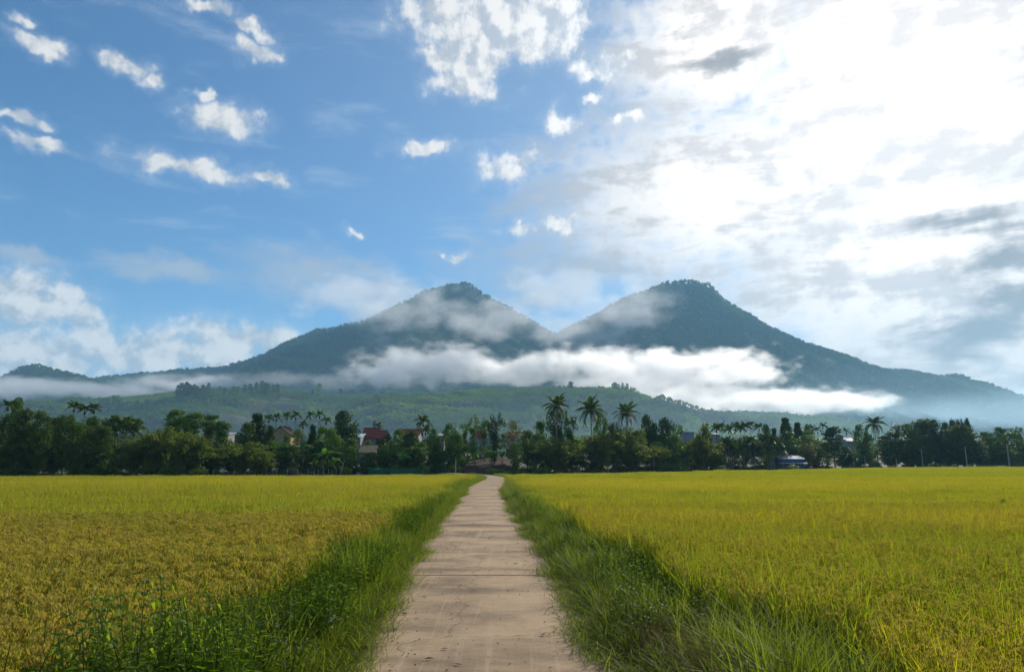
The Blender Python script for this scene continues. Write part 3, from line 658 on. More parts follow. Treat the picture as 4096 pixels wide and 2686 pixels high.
def crown_mesh(name, prof, mt, seed, nclump=56, per=62, leaf=.040, z0=.2, flat=1.0, rc=(.085, .15), inner=.75):
    """unit tree crown: prof(z) gives the half width at height z (0..1)"""
    r = np.random.default_rng(seed); b = MB(); k = 0
    lump = r.uniform(0, 2 * pi, 3)
    while k < nclump:
        z = r.uniform(z0, .97); w = prof(z)
        if w <= .02: continue
        a = r.uniform(0, 2 * pi); q = math.sqrt(r.uniform(inner ** 2 * .15, 1)) * (1 + .18 * sin(2 * a + lump[0]) + .12 * sin(3 * a + lump[1] + 5 * z))
        R0 = r.uniform(*rc); rr = max(0, w - R0 * .55) * q
        cen = np.array([rr * cos(a), rr * sin(a), min(z, 1 - R0 * .6)])
        n = int(per * (R0 / rc[1]) ** 1.3) + 8
        d = r.normal(size=(n, 3)); d /= np.linalg.norm(d, axis=1)[:, None]
        pt = cen + d * R0 * r.uniform(.55, 1.05, (n, 1)) * np.array([1, 1, .78 * flat]); leafcards(b, pt, d, leaf, r, 0, .7)
        k += 1
    return b.mesh(name, [mt])
def trunk_mesh(name, seed, r0=.022, top=.72, nl=7, spread=.22, fork=.32, mt=None, lean=.03):
    r = np.random.default_rng(seed); b = MB(); z = np.linspace(-.01, top, 7)
    w = np.cumsum(r.normal(0, lean * .5, (7, 2)), 0) * np.linspace(0, 1, 7)[:, None]
    pts = np.concatenate([w, z[:, None]], 1); b.tube(pts, np.linspace(r0, r0 * .35, 7), 7)
    for k in range(nl):
        t = r.uniform(fork, .95) * 6; i = int(t); s = pts[i] + (pts[min(i + 1, 6)] - pts[i]) * (t - i); a = r.uniform(0, 2 * pi); L = spread * r.uniform(.6, 1.1)
        e = s + np.array([cos(a) * L, sin(a) * L, L * r.uniform(.5, 1.1)]); mid = (s + e) / 2 + [0, 0, -.02]
        b.tube([s, mid, e], [r0 * .42, r0 * .3, r0 * .14], 5)
    return b.mesh(name, [mt or bark_m])
oval = lambda w, lo, p=.5: (lambda z: w * max(0.0, 1 - ((z - (lo + 1) / 2) / ((1 - lo) / 2)) ** 2) ** p if lo < z < 1 else 0)
cone = lambda w, lo: (lambda z: w * (1 - (z - lo) / (1 - lo)) ** .75 if z > lo else 0)
def topheavy(z): return .30 * max(0, (z - .35) / .65) ** .6 * (1 - max(0, z - .85) / .25)
def mushroom(z): return .36 * (math.sqrt(max(0, 1 - ((z - .66) / .36) ** 2)) if z > .3 else 0)
def columnp(z): return .14 + .09 * sin(z * 17) * (z > .2) if z < .9 else .12
KIND = {}
def kind(nm, prof, mt, nvar, width, trk, **kw):
    KIND[nm] = ([crown_mesh('crown', prof, mt, 100 * len(KIND) + k, **kw) for k in range(nvar)], [trunk_mesh('trunk', 900 + 10 * len(KIND) + k, **trk) for k in range(nvar)], width)
kind('acacia', oval(.26, .14, .42), M_ac, 4, .52, dict(r0=.014, nl=5, fork=.2), nclump=84, per=62, leaf=.036, z0=.16, rc=(.06, .12))
kind('round', oval(.40, .10, .5), M_rd, 3, .80, dict(r0=.030, nl=8), nclump=80, per=64, leaf=.046, z0=.12, rc=(.08, .16))
kind('garden', oval(.32, .16, .5), M_md, 4, .64, dict(r0=.020, nl=7), nclump=64, per=56, leaf=.044, z0=.18, rc=(.07, .14))
kind('light', oval(.28, .2, .5), M_lt, 2, .56, dict(r0=.018, nl=7), nclump=52, per=50, leaf=.042, z0=.2)
kind('feather', topheavy, M_md, 3, .60, dict(r0=.018, nl=10, spread=.3), nclump=46, per=60, leaf=.040, z0=.5, flat=.45, rc=(.08, .14))
kind('conic', cone(.26, .12), M_rd, 2, .50, dict(r0=.02, nl=4, top=.9), nclump=80, per=52, leaf=.042, z0=.14, rc=(.05, .10))
kind('slender', columnp, M_md, 3, .34, dict(r0=.016, nl=4, top=.85), nclump=40, per=44, leaf=.036, z0=.28, rc=(.06, .10))
kind('russet', oval(.30, .3, .5), M_br, 2, .60, dict(r0=.016, nl=9, spread=.25), nclump=42, per=36, leaf=.034, z0=.3)
kind('knob', lambda z: (.30 * math.sqrt(max(0, 1 - ((z - .80) / .22) ** 2)) if z > .6 else .13), M_rd, 2, .56, dict(r0=.03, nl=6, top=.85), nclump=60, per=50, leaf=.040, z0=.2, rc=(.06, .11))
# layered tree: flat storeys of leaves
def tier_crown(seed):
    r = np.random.default_rng(seed); b = MB()
    for lv, z in enumerate(np.linspace(.24, .97, 13) + r.normal(0, .012, 13)):
        w = .40 * (1 - ((z - .3) / .75) ** 1.4) + .05
        for k in range(9):
            a = r.uniform(0, 2 * pi); q = r.uniform(.3, 1) * w; n = 46
            d = r.normal(size=(n, 3)); d /= np.linalg.norm(d, axis=1)[:, None]
            leafcards(b, np.array([q * cos(a), q * sin(a), z - .10 * q + r.normal(0, .028)]) + d * np.array([.12, .12, .026]) * r.uniform(.5, 1, (n, 1)), d * [.3, .3, 1], .042, r, 0, .7)
    return b.mesh('crown', [M_rd])
KIND['tier'] = ([tier_crown(5)], [trunk_mesh('trunk', 77, r0=.022, top=.95, nl=14, spread=.3, fork=.2)], .9)
def bush_mesh(seed, mt, n=26, per=46):
    r = np.random.default_rng(seed); b = MB()
    for k in range(n):
        a = r.uniform(0, 2 * pi); q = math.sqrt(r.uniform(0, 1)) * .40; z = r.uniform(.12, .85) * (1 - .8 * q * q / .16 * .6)
        d = r.normal(size=(per, 3)); d /= np.linalg.norm(d, axis=1)[:, None]
        leafcards(b, np.array([q * cos(a), q * sin(a), z]) + d * r.uniform(.08, .17) * r.uniform(.5, 1, (per, 1)), d, .075, r, 0, .7)
    return b.mesh('foliage', [mt])
BUSH = [bush_mesh(300 + k, [M_md, M_rd, M_lt, M_ac][k % 4]) for k in range(8)]

# bamboo: arching culms that end in feathery plumes
def bamboo_meshes(seed, nc=46, spread=.42, nleaf=120, up=.0):
    r = np.random.default_rng(seed); c = MB(); l = MB()
    for k in range(nc):
        a = r.uniform(0, 2 * pi); o = r.uniform(0, .07); h = r.uniform(.45, 1.0) ** .8; sp = spread * r.uniform(.15, 1.0) * (1.25 - .45 * h)
        t = np.linspace(0, 1, 9); out = o + sp * (t * .25 + .95 * t ** 2.6); z = h * (1.18 * t - .30 * t ** 3.2 - .10 * t ** 8) * (1 + up)
        p = np.stack([np.cos(a) * out, np.sin(a) * out, z], 1); c.tube(p, np.linspace(.006, .0015, 9), 4, 0, False)
        tt = r.uniform(.30, 1.0, nleaf) ** .8; i = np.minimum((tt * 8).astype(int), 7); f = tt * 8 - i
        tt = r.choice(r.uniform(.28, 1.0, 7), nleaf) + r.normal(0, .018, nleaf); tt = np.clip(tt, .25, .999); i = np.minimum((tt * 8).astype(int), 7); f = tt * 8 - i; sd_ = r.normal(0, .030, (7, 3))[(tt * 6.99).astype(int)]
        q = p[i] + (p[i + 1] - p[i]) * f[:, None] + sd_ + r.normal(0, 1, (nleaf, 3)) * (.010 + .018 * tt[:, None]) * np.array([1, 1, .8])
        d = r.normal(0, 1, (nleaf, 3)) * [1, 1, .5] + [0, 0, -.9]; d /= np.linalg.norm(d, axis=1)[:, None]; s = r.normal(0, 1, (nleaf, 3)); s -= (s * d).sum(1)[:, None] * d; s /= np.linalg.norm(s, axis=1)[:, None]
        L = .046 * r.uniform(.6, 1.4, (nleaf, 1)); w = L * .20
        l.quads(np.stack([q, q + d * L * .45 + s * w, q + d * L, q + d * L * .45 - s * w], 1))
    return c.mesh('culms', [M_bc]), l.mesh('foliage', [M_bm])
BAMB = [bamboo_meshes(1), bamboo_meshes(2, 54, .5), bamboo_meshes(3, 40, .34), bamboo_meshes(4, 50, .44)]

# palms
def frond_mesh(name, nl=15, w=.26, droop=.8, lw=.030, mt=None):
    b = MB(); t = np.linspace(0, 1, 8); y = t - .10 * t ** 2; z = .42 * t - droop * t ** 2
    rp = np.stack([0 * t, y, z], 1); b.tube(rp, np.linspace(.012, .003, 8), 3, 0, False)
    for s in (-1, 1):
        for k in range(nl):
            q = .14 + .86 * k / (nl - 1); p = np.array([0, q - .1 * q * q, .42 * q - droop * q * q]); L = w * (sin(pi * min(1, q * .92 + .12)) * .85 + .22)
            e = p + np.array([s * L * .72, L * .55, -L * (.25 + .45 * q)]); mid = (p + e) / 2 + [0, 0, L * .1]; dv = np.array([0, lw, 0])
            b.quads([[p - dv * .5, mid - dv * .6, mid + dv * .6, p + dv * .5], [mid - dv * .6, e - dv * .1, e + dv * .1, mid + dv * .6]])
    return b.mesh(name, [mt or M_pm])
COCO_F = [frond_mesh('frond', 18, .27, d, .052) for d in (.55, .85, 1.15)]
ARECA_F = [frond_mesh('frond', 13, .40, d, .085) for d in (.62, .95)]
def ptrunk(seed, r0, r1, lean):
    b = MB(); z = np.linspace(0, 1, 12); x = lean * z ** 1.6
    b.tube(np.stack([x, .2 * x, z], 1), np.linspace(r0, r1, 12) * (1 + .06 * (np.arange(12) % 2)), 7); return b.mesh('trunk', [M_pt])
CT = [ptrunk(1, .17, .12, .0)]; AT = [ptrunk(2, .10, .07, .0)]
b = MB(); b.tube([(0, 0, 0), (0, 0, .35), (0, 0, .75)], [.075, .085, .04], 7); SHAFT = b.mesh('crown_shaft', [M_gs])
b = MB(); r_ = np.random.default_rng(3)
for k in range(26):
    d = r_.normal(size=3); d /= np.linalg.norm(d); b.box(d * [.2, .2, .22], (.12, .12, .14))
FRUIT = b.mesh('fruit_bunch', [M_fr])
b = MB()
for k in range(9):
    a = k * .7; b.tube([(cos(a) * .2, sin(a) * .2, -.15), (cos(a) * .24, sin(a) * .24, -.28), (cos(a) * .22, sin(a) * .22, -.42)], [.06, .13, .05], 6)
NUTS = b.mesh('coconuts', [M_fr])
def palm(name, X, Y, z0, H, L, nf, fr, trk, label, cat='palm', group=None, coco=False, fruit=True, seed=0):
    r = np.random.default_rng(seed + int(abs(X * 13)) + 5); t = empty(name, (X, Y, z0), r.uniform(0, 6.28)); tag(t, label, cat, group)
    link('trunk', trk, t, (0, 0, 0), (0, 0, 0), (1, 1, H))
    top = H if coco else H + .35
    if not coco: link('crown_shaft', SHAFT, t, (0, 0, H - .3))
    for k in range(nf):
        a = k * 2.39996; u = k / max(1, nf - 1); pit = (1.15 - 1.75 * u) if coco else (1.25 - 1.35 * u)
        f = fr[min(len(fr) - 1, int(u * len(fr)))]; s = L * r.uniform(.85, 1.1)
        link('frond', f, t, (0, 0, top), (pit + r.normal(0, .1), r.normal(0, .08), a), (s, s, s))
    if fruit: link('coconuts' if coco else 'fruit_bunch', NUTS if coco else FRUIT, t, (0, 0, top if coco else H - .35), (0, 0, 0), (1.3,) * 3 if coco else (.8, .8, .9))
    return t
# banana
def banana_leaf():
    b = MB(); t = np.linspace(0, 1, 8); y = t * .9 - .18 * t ** 2; z = .55 * t - .95 * t ** 2.3; w = .15 * np.sin(np.clip(t * .9 + .09, 0, 1) * pi) ** .6; w[0] = .015; w[-1] = .01
    for s in (-1, 1):
        for k in range(7):
            b.quads([[(0, y[k], z[k]), (s * w[k], y[k] - .02, z[k] + .04 - .1 * w[k]), (s * w[k + 1], y[k + 1] - .02 - .02 * (k % 2), z[k + 1] + .04 - .25 * w[k + 1]), (0, y[k + 1], z[k + 1])]])
    return b.mesh('leaf', [M_bn])
BLEAF = banana_leaf()
b = MB(); b.tube([(0, 0, 0), (0, 0, .5), (0, 0, 1)], [.13, .10, .05], 7); BSTEM = b.mesh('stem', [M_gs])
def banana(X, Y, z0, H, label, group, nl=8):
    r = np.random.default_rng(int(abs(X * 31 + Y * 7))); t = empty('banana_plant', (X, Y, z0), r.uniform(0, 6.28)); tag(t, label, 'banana plant', group)
    link('stem', BSTEM, t, s=(1, 1, H * .55))
    for k in range(nl):
        s = H * .55 * r.uniform(.8, 1.15); link('leaf', BLEAF, t, (0, 0, H * .53), (1.05 - 1.0 * k / nl + r.normal(0, .12), r.normal(0, .15), k * 2.4), (s, s, s))
    return t

# ------------------------------------------------------------------ planting, by place in the photograph
def spot(px, off):
    D = front(px) + off; X = ray(px, 1845)[0] * D; return X, D
def tree(kd, px, top, wpx, off, label, group=None, name=None, var=None, cat='tree'):
    X, Y = spot(px, off); z0 = gz(X, Y); ztop = CAM_H + ray(px, top)[1] * Y; H = max(1.5, ztop - z0); Wd = wpx * Y / FPX
    cr, tr, w = KIND[kd]; v = random.randrange(len(cr)) if var is None else var % len(cr)
    s = Wd / w; t = empty(name or 'tree', (X, Y, z0), random.uniform(0, 6.28)); tag(t, label, cat, group)
    st = min(s, H); link('trunk', tr[v], t, s=(st, st, H)); link('crown', cr[v], t, s=(s, s, H))
    return t
def bamboo(px, top, wpx, off, label, group=None, v=0, base=None):
    X, Y = spot(px, off); z0 = gz(X, Y); H = CAM_H + ray(px, top)[1] * Y - z0; Wd = wpx * Y / FPX / .9
    t = empty('bamboo_clump', (X, Y, z0), random.uniform(0, 6.28)); tag(t, label, 'bamboo', group); c_, l_ = BAMB[v % 4]
    link('culms', c_, t, s=(Wd, Wd, H)); link('foliage', l_, t, s=(Wd, Wd, H)); return t
def bush(px, top, wpx, off, label, group=None, v=0):
    X, Y = spot(px, off); z0 = gz(X, Y) - .05; H = CAM_H + ray(px, top)[1] * Y - z0; Wd = wpx * Y / FPX
    o = link('bush', BUSH[v % 8], None, (X, Y, z0), (0, 0, random.uniform(0, 6.28)), (Wd, Wd, max(.5, H))); tag(o, label, 'bush', group); return o
def pcoco(px, top, off, label, L=3.7, nf=22, group=None):
    X, Y = spot(px, off); z0 = gz(X, Y); zt = CAM_H + ray(px, top)[1] * Y; return palm('coconut_palm', X, Y, z0, zt - z0 - L * .62, L, nf, COCO_F, CT[0], label, 'palm', group, True)
def pareca(px, top, off, label, group=None, L=1.55, nf=11, fruit=True):
    X, Y = spot(px, off); z0 = gz(X, Y); zt = CAM_H + ray(px, top)[1] * Y; return palm('areca_palm', X, Y, z0, max(1.2, zt - z0 - L * .62 - .35), L, nf, ARECA_F, AT[0], label, 'palm', group, False, fruit)
def pban(px, top, off, label, group):
    X, Y = spot(px, off); z0 = gz(X, Y); return banana(X, Y, z0, max(1.2, (CAM_H + ray(px, top)[1] * Y - z0) / 1.02), label, group)

# left block
G1 = 'tall acacias at the left end of the tree line'
for i, (px, top, w, off, lab) in enumerate([
        (-150, 1650, 130, 4, 'tall dark acacia just past the left end of the tree line'), (-60, 1640, 120, 6, 'tall dark acacia at the very left end of the tree line'),
        (22, 1648, 105, 3, 'leafy acacia at the left picture edge'), (80, 1637, 105, 5, 'tall acacia second from the left picture edge'), (146, 1640, 100, 4, 'acacia with pointed top left of the three palms'),
        (205, 1672, 90, 9, 'dim acacia standing back left of the three palms'), (252, 1652, 100, 3, 'acacia just below the leftmost of the three palms'), (300, 1690, 120, 0, 'broad light acacia at the front below the three palms'),
        (350, 1662, 110, 5, 'acacia below the rightmost of the three palms'), (398, 1708, 100, 2, 'shorter acacia at the right end of the left acacia block')]):
    tree('acacia', px, top, w, off, lab, G1, 'acacia_tree', i)
tree('feather', 38, 1580, 62, 30, 'tall lone tree with open flat crown above the left edge')
pareca(4, 1604, 16, 'palm half cut off by the left picture edge')
for px, top, lab in [(272, 1608, 'leftmost of three areca palms above the left acacias'), (316, 1617, 'middle one of three areca palms above the left acacias'), (354, 1614, 'rightmost of three areca palms above the left acacias')]:
    pareca(px, top, 14, lab, 'three areca palms above the left acacias', L=1.6)
ORD = ['first', 'second', 'third', 'fourth', 'fifth', 'sixth', 'seventh', 'eighth', 'ninth', 'tenth']
for i, (px, top) in enumerate([(412, 1690), (425, 1675), (450, 1664), (455, 1698), (470, 1672), (480, 1690), (492, 1668), (512, 1676), (525, 1702), (535, 1684)]):
    pareca(px, top, random.uniform(8, 16), '%s areca palm from the left in the dark grove beside the big bamboo' % ORD[i], 'areca grove left of the big bamboo', L=1.9)
for px, top, w, off, v, lab in [(540, 1722, 170, 2, 0, 'olive bamboo clump at the left side of the big bamboo stand'), (640, 1662, 210, 3, 1, 'tallest olive bamboo clump of the left stand'),
                                (718, 1690, 170, 0, 3, 'bamboo clump with yellowish plumes right of the tallest one'), (790, 1712, 150, 1, 2, 'smaller bamboo clump at the right of the left stand'),
                                (965, 1738, 225, -2, 1, 'broad low bamboo clump standing alone before the fence'), (1050, 1805, 100, -1, 0, 'little bamboo clump leaning out right of the broad low one')]:
    bamboo(px, top, w, off, lab, 'bamboo clumps of the left tree line', v)
for px, top, w, off, lab in [(690, 1632, 110, 22, 'dark layered tree rising behind the tallest bamboo'), (760, 1642, 120, 20, 'wide layered tree behind the yellowish bamboo'), (835, 1652, 90, 24, 'layered tree behind the right bamboo of the left stand'), (880, 1676, 90, 18, 'dark layered tree with thin stem left of the yellow house')]:
    tree('feather', px, top, w, off, lab, 'layered trees behind the bamboo')
tree('garden', 895, 1742, 70, 24, 'leafy tree before the white roofed house on the left')
tree('garden', 1138, 1741, 44, 24, 'small tree before the right wall of the cream house')
tree('garden', 1470, 1760, 66, 20, 'bushy tree before the tall red roofed house')
tree('round', 1522, 1756, 56, 22, 'dark bushy tree before the red roofed annex')
tree('garden', 1655, 1742, 60, 20, 'bushy tree before the long red roofed house')
tree('conic', 1018, 1655, 150, 14, 'dark pointed tree left of the yellow gable')
tree('round', 985, 1690, 95, 10, 'dark round tree beside the pointed one left of the yellow gable'); tree('round', 1070, 1700, 60, 12, 'small dark tree directly left of the yellow gable')
RA = 'row of areca palms above the yellow house'
for i, (px, top) in enumerate([(1065, 1658), (1095, 1653), (1138, 1648), (1173, 1646), (1232, 1646), (1269, 1642), (1298, 1666)]):
    pareca(px, top, 34 + 3 * (i % 3), '%s areca palm from the left in the row over the yellow house' % ['first', 'second', 'third', 'fourth', 'fifth', 'sixth', 'seventh'][i], RA, L=1.55)
pareca(1204, 1682, 30, 'shorter areca palm between the fourth and fifth of the row', RA, L=1.5)
tree('round', 1375, 1641, 125, 22, 'big dark domed tree left of the red roofed house')
for px, top, w, off, kd, lab in [(1188, 1712, 60, 18, 'light', 'pale small tree right of the yellow gable'), (1245, 1698, 66, 20, 'conic', 'narrow dark tree under the areca row'), (1285, 1706, 70, 14, 'garden', 'leafy garden tree left of the domed tree'),
                                 (1325, 1712, 90, 8, 'garden', 'bushy garden tree in front of the domed tree'), (1400, 1752, 80, 6, 'garden', 'garden tree in front of the blue metal roof'), (1545, 1735, 60, 10, 'round', 'dark garden tree right of the red roofed house'),
                                 (1590, 1715, 60, 20, 'garden', 'garden tree between the two red roofs'), (1640, 1722, 90, 8, 'round', 'broad dark tree before the long red roof'), (1735, 1712, 60, 16, 'garden', 'garden tree right of the long red roof'),
                                 (1800, 1690, 70, 20, 'garden', 'tall garden tree left of the thin tree'), (1830, 1735, 110, 8, 'garden', 'spreading garden tree over the small brown roof')]:
    tree(kd, px, top, w, off, lab)
pareca(1690, 1664, 16, 'tall dark areca palm right of the long red roof', L=2.2, nf=12); pareca(1700, 1702, 12, 'shorter areca palm beside the tall dark one', L=1.8)
pareca(1508, 1690, 44, 'pale far palm above the red roofed house', L=1.6)
tree('slender', 1892, 1657, 46, 14, 'thin tree with ragged narrow crown left of the red gable house'); tree('slender', 1938, 1680, 56, 18, 'second thin ragged tree beside the red gable house')
tree('slender', 1857, 1686, 40, 26, 'faint thin tree standing back left of the red gable house')
tree('knob', 1978, 1651, 70, 12, 'dark vine covered tree with knobbed top right of the red gable'); tree('russet', 2056, 1680, 95, 10, 'brownish open crowned tree with pale stems')
tree('garden', 2160, 1683, 75, 18, 'dark green tree left of the first coconut palm'); tree('garden', 2110, 1722, 80, 10, 'low leafy tree right of the brownish tree')
# middle
pcoco(2228, 1584, 6, 'leftmost coconut palm with dark tree growing below its crown'); pcoco(2368, 1600, 6, 'second coconut palm with drooping brown fronds', L=3.9, nf=26); pcoco(2512, 1617, 7, 'third coconut palm half hidden behind the tall bamboo')
tree('knob', 2232, 1636, 95, 9, 'dark tree growing up the leftmost coconut palm'); tree('knob', 2284, 1662, 60, 10, 'dark leaning tree right of the leftmost coconut palm'); tree('garden', 2408, 1630, 60, 14, 'green tree right behind the second coconut palm')
for px, top, w, off, v, lab in [(2228, 1716, 215, 0, 1, 'mushroom shaped bamboo clump below the leftmost coconut palm'), (2400, 1698, 180, 2, 0, 'left part of the large central bamboo stand'), (2460, 1650, 140, 3, 2, 'tallest bamboo of the central stand'),
                                (2535, 1672, 140, 4, 2, 'bamboo below the third coconut palm'), (2530, 1735, 190, 0, 1, 'broad bamboo at the right of the central stand'), (2625, 1760, 110, 2, 0, 'small bamboo right of the central stand'),
                                (2800, 1705, 150, 0, 1, 'bamboo clump before the white building'), (2826, 1652, 80, 3, 2, 'tall loose bamboo plume right of the white building'), (2860, 1778, 110, -3, 3, 'low bamboo leaning over the field left of the palm grove')]:
    bamboo(px, top, w, off, lab, 'bamboo clumps of the middle tree line', v)
for px, top, w, off, kd, lab in [(2590, 1660, 80, 18, 'round', 'dark tree right of the third coconut palm'), (2628, 1690, 70, 14, 'round', 'dark tree between the two dark crowns right of the coconuts'), (2668, 1668, 70, 16, 'round', 'dark tree with flat top left of the white building'),
                                 (2708, 1688, 56, 12, 'slender', 'thin stemmed tree left of the white building'), (2700, 1740, 95, 6, 'garden', 'bushy tree at the foot of the thin stemmed tree')]:
    tree(kd, px, top, w, off, lab)
# right
GA = 'areca palm grove left of the blue house'
for i, (px, top) in enumerate([(2872, 1696), (2893, 1691), (2922, 1702), (2950, 1691), (2970, 1698), (2986, 1691), (3010, 1684), (3045, 1694)]):
    pareca(px, top, random.uniform(6, 12), '%s tall areca palm from the left above the grove beside the blue house' % ORD[i], GA, L=2.2)
for k in range(24):
    pareca(random.uniform(2900, 3135), random.uniform(1735, 1790), random.uniform(-2, 9), 'shorter areca palm inside the grove left of the blue house', GA + ', lower palms', L=random.uniform(2.2, 2.9), fruit=False)
for px, top, w, off, kd, lab in [(3068, 1696, 60, 22, 'round', 'dark round tree right behind the areca grove'), (3105, 1712, 55, 24, 'conic', 'small pointed far tree right of the areca grove'), (3152, 1671, 100, 20, 'conic', 'tallest dark pointed tree above the blue house'),
                                 (3200, 1690, 80, 22, 'conic', 'dark pointed tree right of the tallest one'), (3238, 1694, 52, 20, 'garden', 'green tree right of the two dark pointed trees'), (3148, 1722, 105, 14, 'garden', 'broad green tree behind the blue house'),
                                 (3235, 1738, 110, 12, 'light', 'light green tree behind the russet tree'), (3232, 1768, 90, 2, 'russet', 'russet brown tree right of the blue house'), (3270, 1785, 70, 4, 'russet', 'low russet tree left of the layered tree'),
                                 (3340, 1706, 120, -2, 'tier', 'dark layered tree with flat branches right of the blue house'), (3455, 1695, 70, 4, 'garden', 'soft green tree left of the rightmost coconut palm'), (3480, 1735, 60, 6, 'light', 'pale bushy tree under the rightmost coconut palm')]:
    tree(kd, px, top, w, off, lab)
for px, top, lab in [(3260, 1699, 'far areca palm above the russet tree'), (3303, 1691, 'far areca palm above the layered tree'), (3280, 1708, 'far palm between the two areca palms above the russet tree'), (3396, 1713, 'thin far areca palm right of the layered tree')]:
    pareca(px, top, 40, lab, 'far areca palms on the right', L=2.2, nf=8)
pcoco(3512, 1667, 10, 'rightmost coconut palm standing free against the blue mountain', L=4.4, nf=24)
for px, top, w, off, kd, lab in [(3575, 1728, 120, 4, 'acacia', 'low dark acacia right of the rightmost coconut palm'), (3635, 1692, 130, 3, 'acacia', 'big dark acacia at the left of the right block'), (3700, 1680, 120, 6, 'acacia', 'big dark acacia in the middle of the right block'),
                                 (3716, 1668, 60, 10, 'acacia', 'highest crown of the right acacia block'), (3758, 1677, 75, 8, 'round', 'blackish tree right of the highest crown'), (3790, 1688, 60, 12, 'round', 'blackish tree left of the three knobbed tops'),
                                 (3826, 1676, 52, 12, 'round', 'left one of three knobbed dark tree tops'), (3856, 1675, 44, 12, 'knob', 'middle one of three knobbed dark tree tops'), (3886, 1675, 46, 12, 'round', 'right one of three knobbed dark tree tops'),
                                 (3852, 1702, 150, 2, 'acacia', 'wide green acacia below the three knobbed tops'), (3910, 1762, 95, 0, 'acacia', 'low green acacia at the right end of the block'), (3960, 1722, 70, 30, 'feather', 'faint far tree over the orange roof'),
                                 (4018, 1702, 60, 26, 'feather', 'faint layered tree near the right picture edge'), (4085, 1700, 60, 22, 'slender', 'thin tree at the right picture edge'), (4055, 1730, 110, 8, 'garden', 'garden tree left of the right picture edge'),
                                 (3985, 1745, 80, 10, 'garden', 'garden tree right of the orange roof'), (4150, 1715, 120, 8, 'garden', 'garden tree just past the right picture edge')]:
    tree(kd, px, top, w, off, lab)
pareca(3958, 1744, 14, 'small dark areca palm before the orange roof', L=1.8)

# banana plants
GB = 'banana plants in the village gardens'
for px, top, off, lab in [(1105, 1722, 16, 'banana plant in front of the yellow gable'), (1060, 1758, 8, 'banana plant left below the yellow gable'), (1085, 1764, 6, 'banana plant below the yellow gable, left of two'), (1120, 1768, 7, 'banana plant below the yellow gable, right of two'),
                          (1238, 1738, 12, 'banana plant under the fifth areca palm of the row'), (1265, 1745, 10, 'banana plant under the sixth areca palm of the row'), (1300, 1766, 4, 'tall banana plant before the garden trees'), (1318, 1778, 3, 'second tall banana plant before the garden trees'),
                          (1285, 1775, 5, 'banana plant left of the tall pair'), (1338, 1806, 1, 'pale banana plant near the leaning pole'), (925, 1740, 12, 'banana plant right of the white roof'), (860, 1782, 6, 'banana plant between the bamboo clumps'),
                          (1600, 1764, 5, 'banana plant with broad upright leaves in the middle'), (1634, 1766, 4, 'banana plant with one bright upright leaf'), (1665, 1760, 5, 'banana plant left of the tall dark areca'), (1618, 1790, 2, 'low banana plant with arching leaves in the middle'),
                          (1965, 1768, 8, 'banana plant below the red gable house'), (2008, 1770, 8, 'banana plant below the knobbed tree'), (1900, 1780, 8, 'banana plant left of the red gable house'), (2310, 1712, 12, 'banana plant right of the dark leaning tree'),
                          (2330, 1718, 10, 'second banana plant right of the dark leaning tree'), (2310, 1815, 1, 'young banana plant between the bamboo clumps'), (3420, 1795, 1, 'banana plant left of the small fence pole on the right'), (3445, 1800, 0, 'banana plant with brown leaves on the right'), (3400, 1800, 3, 'banana plant right of the layered tree')]:
    pban(px, top, off, lab, GB)
for px, top, lab in [(1260, 1842, 'young palm behind the fence, left of three'), (1295, 1838, 'young palm behind the fence, middle of three'), (1328, 1858, 'young palm behind the fence, right of three')]:
    pareca(px, top, -1, lab, 'young palms behind the fence', L=1.3, nf=7, fruit=False)

# undergrowth, hedges and the mass of garden trees behind
GU, GF = 'bushes under the tree line', 'garden trees filling the village'
def ok_house(px): return not (1085 < px < 1155 or 1425 < px < 1540 or 1890 < px < 1975 or 2735 < px < 2785 or 3120 < px < 3215)
ZONES = [(0, 'past the left picture edge'), (200, 'at the left picture edge'), (420, 'below the three left palms'), (580, 'left of the big bamboo'), (830, 'under the big left bamboo'), (1090, 'behind the low lone bamboo'), (1200, 'below the yellow house'), (1340, 'below the areca row'), (1440, 'left of the tan shed'),
         (1560, 'before the red roofed house'), (1720, 'by the green net fence'), (1830, 'left of the lane end'), (1990, 'above the brown soil bank'), (2130, 'right of the brown soil bank'), (2330, 'below the first coconut palm'), (2480, 'below the second coconut palm'), (2640, 'below the third coconut palm'),
         (2760, 'by the long hedge'), (2900, 'by the white building'), (3140, 'in the areca grove'), (3260, 'around the blue house'), (3400, 'around the flat layered tree'), (3540, 'below the rightmost coconut palm'), (3700, 'left in the right acacia block'), (3860, 'in the right acacia block'), (3990, 'near the orange roof'), (4096, 'at the right picture edge'), (9999, 'past the right picture edge')]
def zone(px): return next(z for x, z in ZONES if px < x)
COLW = {'garden': 'mid green', 'round': 'dark', 'acacia': 'olive green', 'light': 'light green', 'slender': 'thin'}
for k in range(112):
    px = -300 + 4800 * (k + random.uniform(.1, .9)) / 112
    if 1423 < px < 1452 or 1840 < px < 2050 or 3115 < px < 3255: continue
    hi = 1815 if 1420 < px < 1510 else 1772; kd = random.choice(['garden', 'garden', 'round', 'acacia', 'light'])
    tree(kd, px, random.uniform(hi - 12, hi + 40), random.uniform(60, 105), random.uniform(3, 12), '%s low tree in the shade %s' % (COLW[kd], zone(px)), GF + ', front')
for k in range(80):
    px = -300 + 4800 * (k + random.uniform(.1, .9)) / 80; kd = random.choice(['garden', 'round', 'acacia', 'garden', 'slender'])
    top = np.interp(px, [0, 900, 1000, 1700, 2100, 2900, 3500, 4096], [1700, 1725, 1745, 1742, 1735, 1745, 1755, 1760]) + random.uniform(-4, 26) + (0 if ok_house(px) else 26)
    tree(kd, px, top, random.uniform(60, 110), random.uniform(46, 80), '%s far tree behind the village %s' % (COLW[kd], zone(px)), GF + ', back')
